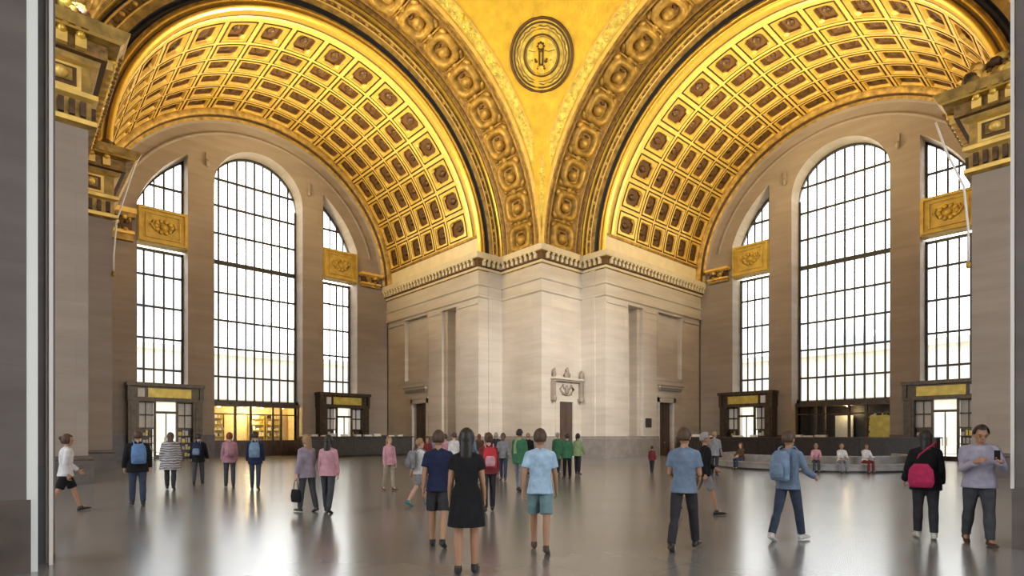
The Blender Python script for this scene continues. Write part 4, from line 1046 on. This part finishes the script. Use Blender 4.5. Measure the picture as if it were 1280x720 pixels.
    loft(a, [(T((-.1, -.28, .84)), X * .15, Y * .05), (T((-.1, -.295, .93)), X * .18, Y * .085), (T((-.1, -.29, 1.12)), X * .165, Y * .075), (T((-.1, -.27, 1.22)), X * .1, Y * .045)], 18)
    st = MB(); st.tube([T((-.2, -.255, 1.15)), T((-.12, -.245, 1.36)), T((.03, -.22, 1.5)), T((.13, -.05, 1.57)), T((.15, .15, 1.49)), T((.16, .19, 1.4))], .016, 'x', 8)
    carry(i, 'magenta shoulder bag slung behind the long-haired person in black', 'shoulder_bag', 'bag', [('bag_body', a, CL['magenta'], .012), ('strap', st, CL['magenta'], .01)])
    i = P('person in lilac grey sweatshirt and dark jeans looking down at a phone', 1224, 681, 165, 1.82, 'tan', ('short', 'black'), ('shirt', 'lilac'), ('trousers', 'greydenim'), 'brown', (9, 3, -12, 9), (28, 12, 88, 25), (20, 10, 98, 30), head=(0, 22), build=1.14)
    sh, e, wr, fd, nrm, th = i['A']['L']
    # beard and phone
    ph = MB(); c = wr + fd * .11 + Vector((.03, 0, .03)); ph.box(c.x - .035, c.x + .035, c.y - .008, c.y + .004, c.z - .05, c.z + .09, 'x')
    carry(i, 'dark phone held by the person in lilac grey', 'phone', 'phone', [('phone_case', ph, CL['black'], .006)])
    # ---- crowd in front of the central pier
    rows = [
     ('maroon cardigan', 534, 596, 170, 'tan', ('long', 'brown'), ('shirt', 'maroon'), ('trousers', 'charcoal'), 1.66, True),
     ('pale pink blouse', 556, 594, 20, 'fair', ('tail', 'brown'), ('shirt', 'pink'), ('trousers', 'denim'), 1.72, True),
     ('white shirt', 568, 600, -30, 'fair', ('short', 'brown'), ('shirt', 'white'), ('trousers', 'charcoal'), 1.76, False),
     ('navy jacket', 578, 592, 160, 'fair', ('short', 'black'), ('jacket', 'navy'), ('trousers', 'denim'), 1.78, False),
     ('slate sweatshirt', 590, 598, 60, 'tan', ('short', 'brown'), ('shirt', 'slate'), ('trousers', 'khaki'), 1.74, False),
     ('brown coat', 599, 590, -10, 'fair', ('long', 'auburn'), ('coat', 'brown'), ('trousers', 'charcoal'), 1.72, True),
     ('charcoal coat', 620, 592, 10, 'fair', ('short', 'grey'), ('coat', 'charcoal'), ('trousers', 'black'), 1.78, False),
     ('grey hoodie', 629, 601, 190, 'dark', ('short', 'black'), ('shirt', 'grey'), ('trousers', 'denim'), 1.74, False),
     ('green coat', 697, 592, 15, 'fair', ('short', 'grey'), ('coat', 'green'), ('trousers', 'charcoal'), 1.78, True),
     ('teal grey jacket', 709, 598, -20, 'fair', ('short', 'black'), ('jacket', 'green'), ('trousers', 'black'), 1.72, False),
     ('olive jacket', 722, 593, 30, 'tan', ('tail', 'black'), ('jacket', 'olive'), ('trousers', 'charcoal'), 1.74, True),
     ('mauve cardigan', 545, 588, 10, 'fair', ('long', 'black'), ('jacket', 'mauve'), ('trousers', 'charcoal'), 1.7, True),
     ('khaki shirt', 608, 586, 190, 'tan', ('short', 'grey'), ('shirt', 'khaki'), ('trousers', 'denim'), 1.8, False),
     ('black jacket', 660, 594, 15, 'fair', ('short', 'fairhair'), ('jacket', 'black'), ('trousers', 'grey'), 1.76, False),
     ('brown hooded jacket', 893, 594, 10, 'fair', ('short', 'fairhair'), ('jacket', 'grey'), ('trousers', 'charcoal'), 1.8, False),
    ]
    where = ['at the left edge of the central crowd', 'in the crowd left of the dark dress', 'left of the dark dress in the crowd', 'facing out of the crowd', 'in the thick of the crowd', 'behind the dark dress', 'left of the green jacket', 'between the crowd and the green jacket',
             'right of the light blue T-shirt', 'in front of the green coat', 'right of the green coat', 'farthest left among those behind the navy T-shirt', 'farthest back behind the red and pink backpack', 'just left of the light blue T-shirt', 'standing at the left end of the round bench']
    for (nm, px, fy, h, sk, hr, tp, bt, ht, fm), wh in zip(rows, where):
        nm2 = {'teal grey jacket': 'dark green jacket', 'brown hooded jacket': 'grey jacket'}.get(nm, nm)
        random.seed(px)
        P('person in %s %s' % (nm2, wh), px, fy, h, ht, sk, hr, tp, bt, 'black', random.choice([SLOW, WALK2, (4, 2, -3, 2)]), (random.uniform(0, 20), 9, random.uniform(8, 40)), (random.uniform(0, 20), 9, random.uniform(8, 40)), fem=fm, vox=.012)
    # ---- seated on the round bench
    P('child in maroon top and dark trousers left of the slate blue shirt', 815, 592, 20, 1.2, 'tan', ('short', 'black'), ('shirt', 'maroon'), ('trousers', 'charcoal'), 'black', SLOW, vox=.012)
    for nm, a_, col, col2, hr, wh in (('brown jacket', 232, 'brown', 'denim', ('long', 'auburn'), 'leftmost on the round grey bench'), ('dusty pink top', 273, 'pink', 'greydenim', ('bun', 'fairhair'), 'on the bench beside the striding person'),
                              ('white and maroon', 297, 'white', 'maroon', ('tail', 'brown'), 'toward the right end of the bench'), ('white shirt', 285, 'white', 'grey', ('short', 'fairhair'), 'near the middle of the round bench')):
        ang = BN_A + R(a_ - 270); dv = Vector((math.cos(ang), math.sin(ang), 0)); p = BN + dv * (BR - .12)
        facing = math.atan2(dv.y, dv.x)
        h = math.degrees(math.atan2(p.y, p.x) - facing)
        P('person in %s sitting %s' % (nm, wh), 0, 0, h, 1.66, 'tan' if a_ % 2 else 'fair', hr, ('shirt', col), ('trousers', col2), 'black', (86, 84, 84, 86), (35, 8, 45, 10), (35, 8, 45, 10), lean=6, pos=p, sit=True, fem=True, vox=.012)

# ------------------------------------------------------------------ counters, bench and what stands on them
BN = at(1012, 30.2); BR = 5.0; BN_A = math.atan2(-BN.y, -BN.x)
def furniture():
    root = tag(empty('round_bench', BN), 'low curved grey marble bench ring in front of the right arm', 'bench')
    def arcsolid(name, r0, r1, z0, z1, m, par=root):
        b = MB(); n = 60; ls = []
        for i in range(n + 1):
            a = BN_A - R(115) + R(230) * i / n; ca, sa = math.cos(a), math.sin(a)
            ls.append([(BN.x + r * ca, BN.y + r * sa, z) for r, z in ((r0, z0), (r1, z0), (r1, z1), (r0, z1))])
        b.loops(ls, m); b.add(ls[0], [(0, 1, 2, 3)], m); b.add(ls[-1], [(3, 2, 1, 0)], m); return b.build(name, par)
    arcsolid('plinth', BR - .5, BR - .04, 0, .08, 'black'); arcsolid('bench_body', BR - .55, BR - .02, .08, .31, 'benchstone'); arcsolid('seat', BR - .6, BR + .04, .31, .365, 'benchstone'); arcsolid('backrest', BR - .78, BR - .6, 0, .72, 'benchstone'); 
    def counter(k, name, label, p0, p1, q0, q1, hgt, body, top):
        fn = arm(k); fl = k == 1
        root = tag(empty(name, fn(((p0 + p1) / 2, q0, 0))), label, 'counter')
        b = MB(); b.box(p0, p1, q0, q1, .12, hgt - .08, body); b.build('counter_body', root, fn, fl)
        b = MB(); b.box(p0 + .1, p1 - .1, q0 + .08, q1, 0, .12, 'black'); b.build('kick_plate', root, fn, fl)
        b = MB(); b.box(p0 - .1, p1 + .1, q0 - .14, q1 + .1, hgt - .08, hgt, top); b.build('counter_top', root, fn, fl)
        n = int((p1 - p0) / 1.3)
        b = MB()
        for i in range(n): x0 = p0 + (p1 - p0) * i / n + .08; x1 = p0 + (p1 - p0) * (i + 1) / n - .08; b.box(x0, x1, q0 - .035, q0, .25, hgt - .2, body)
        b.build('front_panels', root, fn, fl)
    counter(0, 'service_counter', 'long charcoal counter with white papers across the left arm', 16.6, 26.2, 42.0, 42.9, 1.62, 'countergrey', 'countergrey')
    counter(1, 'service_counter', 'long black brown counter across the right arm behind the bench', 8.0, 25.2, 41.0, 42.0, 1.58, 'counterbrown', 'wood')
    random.seed(8)
    for k, xs, q, z in ((0, [17.0, 17.7, 18.5, 19.2, 20.2, 21.3, 22.2, 23.0, 24.3, 25.2], 42.4, 1.62), (1, [14.5, 15.3, 16.0, 19.2, 20.4, 22.6, 23.8], 41.5, 1.58)):
        for n, x in enumerate(xs):
            p = arm(k)((x, q, z)); root = tag(empty('paper_stack', p), 'white paper bundle on the %s counter of the %s arm' % ('charcoal' if k == 0 else 'black brown', SIDE[k]), 'paper', 'paper bundles on the %s counter' % ('charcoal' if k == 0 else 'black brown'))
            b = MB(); w, d, h = random.uniform(.2, .36), random.uniform(.15, .25), random.uniform(.1, .22); nl = 4
            for j in range(nl):
                o_ = random.uniform(-.03, .03); b.box(x - w + o_, x + w + o_, q - d, q + d, z + .001 + h * j / nl, z + .001 + h * (j + .9) / nl, 'paper')
            b.build('sheets', root, arm(k), k == 1)
            b = MB(); b.box(x - .03, x + .03, q - d - .035, q + d + .035, z + h + .003, z + h + .012, 'dado'); b.build('band', root, arm(k), k == 1)
# ------------------------------------------------------------------ light and camera
def area(name, loc, aim, sx, sy, energy, col, spread=180):
    L = bpy.data.lights.new(name, 'AREA'); L.shape = 'RECTANGLE'; L.size = sx; L.size_y = sy; L.energy = energy; L.color = col; L.spread = R(spread)
    o = bpy.data.objects.new(name, L); o.location = loc
    o.rotation_euler = (Vector(aim) - Vector(loc)).to_track_quat('-Z', 'Y').to_euler(); C.objects.link(o); return o
def spot(name, loc, aim, energy, col, ang, rad=.4, blend=1.0):
    L = bpy.data.lights.new(name, 'SPOT'); L.energy = energy; L.color = col; L.spot_size = R(ang); L.spot_blend = blend; L.shadow_soft_size = rad
    o = bpy.data.objects.new(name, L); o.location = loc
    o.rotation_euler = (Vector(aim) - Vector(loc)).to_track_quat('-Z', 'Y').to_euler(); C.objects.link(o); return o
WARM = (1.0, .80, .46); NEUT = (1.0, .96, .91)
def lights():
    for k in (0, 1):
        fn = arm(k)
        # cornice floodlights of the vault: one row on each ledge aimed at the opposite curve
        area('vault_light', fn((XL + .4, 37.5, 15.9)), fn((XM + 6, 37.2, 25)), 6, .5, 1750, WARM, 95)
        area('vault_light', fn((B1 - .3, 37.5, 15.9)), fn((XM - 6, 37.2, 25)), 6, .5, 1750, WARM, 95)
        # added spots above the outer pier caps brighten pendentive, soffit and central pier
        cap = (1.2, 26.5, 17.2) if k == 0 else (1.2, 31, 17.2)
        spot('pendentive_fill', fn(cap), fn((27.0, 26.5, 26)), 15000, WARM, 70)
        spot('pier_fill', fn((.6, 23.0, 17.0)), fn((29.5, 31, 4.5)), 13000 if k == 0 else 29000, NEUT, 41)
        # portals that guide daylight sampling through the openings
        for a, c, z0, z1 in ((*SW[0], 0, 23), (*BW, 0, 24.4), (*SW[1], 0, 23)):
            o = area('daylight_portal', fn(((a + c) / 2, LE + DEP + .05, (z0 + z1) / 2)), fn(((a + c) / 2, LE - 5, (z0 + z1) / 2)), c - a, z1 - z0, 1, (1, 1, 1))
            o.data.cycles.is_portal = True
        for y0, y1 in ((2, 8), (10.5, 17), (19.5, 25.5)):
            o = area('daylight_portal', fn((-16.2, (y0 + y1) / 2, 14)), fn((0, (y0 + y1) / 2, 14)), y1 - y0, 26, 1, (1, 1, 1))
            o.data.cycles.is_portal = True
    w = bpy.data.worlds.new('overcast sky'); bpy.context.scene.world = w; w.use_nodes = True; nt = w.node_tree
    bg = nt.nodes['Background']; bg.inputs['Strength'].default_value = SKY
    tc = nt.nodes.new('ShaderNodeTexCoord'); n = nt.nodes.new('ShaderNodeTexNoise'); n.inputs['Scale'].default_value = 4; n.inputs['Detail'].default_value = 5
    nt.links.new(tc.outputs['Generated'], n.inputs['Vector'])
    cr = nt.nodes.new('ShaderNodeValToRGB'); cr.color_ramp.elements[0].position = .38; cr.color_ramp.elements[1].position = .6
    cr.color_ramp.elements[0].color = (.17, .19, .22, 1); cr.color_ramp.elements[1].color = (1, 1, 1, 1)
    nt.links.new(n.outputs['Fac'], cr.inputs['Fac']); nt.links.new(cr.outputs['Color'], bg.inputs['Color'])
SKY = 6.5
def camera():
    cam = bpy.data.cameras.new('camera'); o = bpy.data.objects.new('camera', cam); C.objects.link(o)
    o.location = (0, 0, EYE); o.rotation_euler = (PI / 2, 0, PHI - PI / 2)
    cam.sensor_width = 36; cam.lens = FOC / 1280 * 36; cam.shift_y = (HOR - 360) / 1280; cam.clip_end = 500; cam.clip_start = .05
    sc = bpy.context.scene; sc.camera = o
    sc.view_settings.view_transform = 'Standard'; sc.view_settings.look = 'None'; sc.view_settings.gamma = 1; sc.view_settings.use_curve_mapping = False
    sc.view_settings.exposure = 0.0
    sc.cycles.use_denoising = True; sc.cycles.max_bounces = 8; sc.cycles.diffuse_bounces = 4; sc.cycles.transparent_max_bounces = 12
    sc.cycles.sample_clamp_indirect = 6
for k in (0, 1):
    end_wall(k); vault(k); archivolt(k); side_pier(k)
dome(); corner_pier(); windows(); panels(); portals(); shopfronts(); doors(); medallion(); near_pillars(); cables(); shell(); street()
furniture(); people()
lights(); camera()
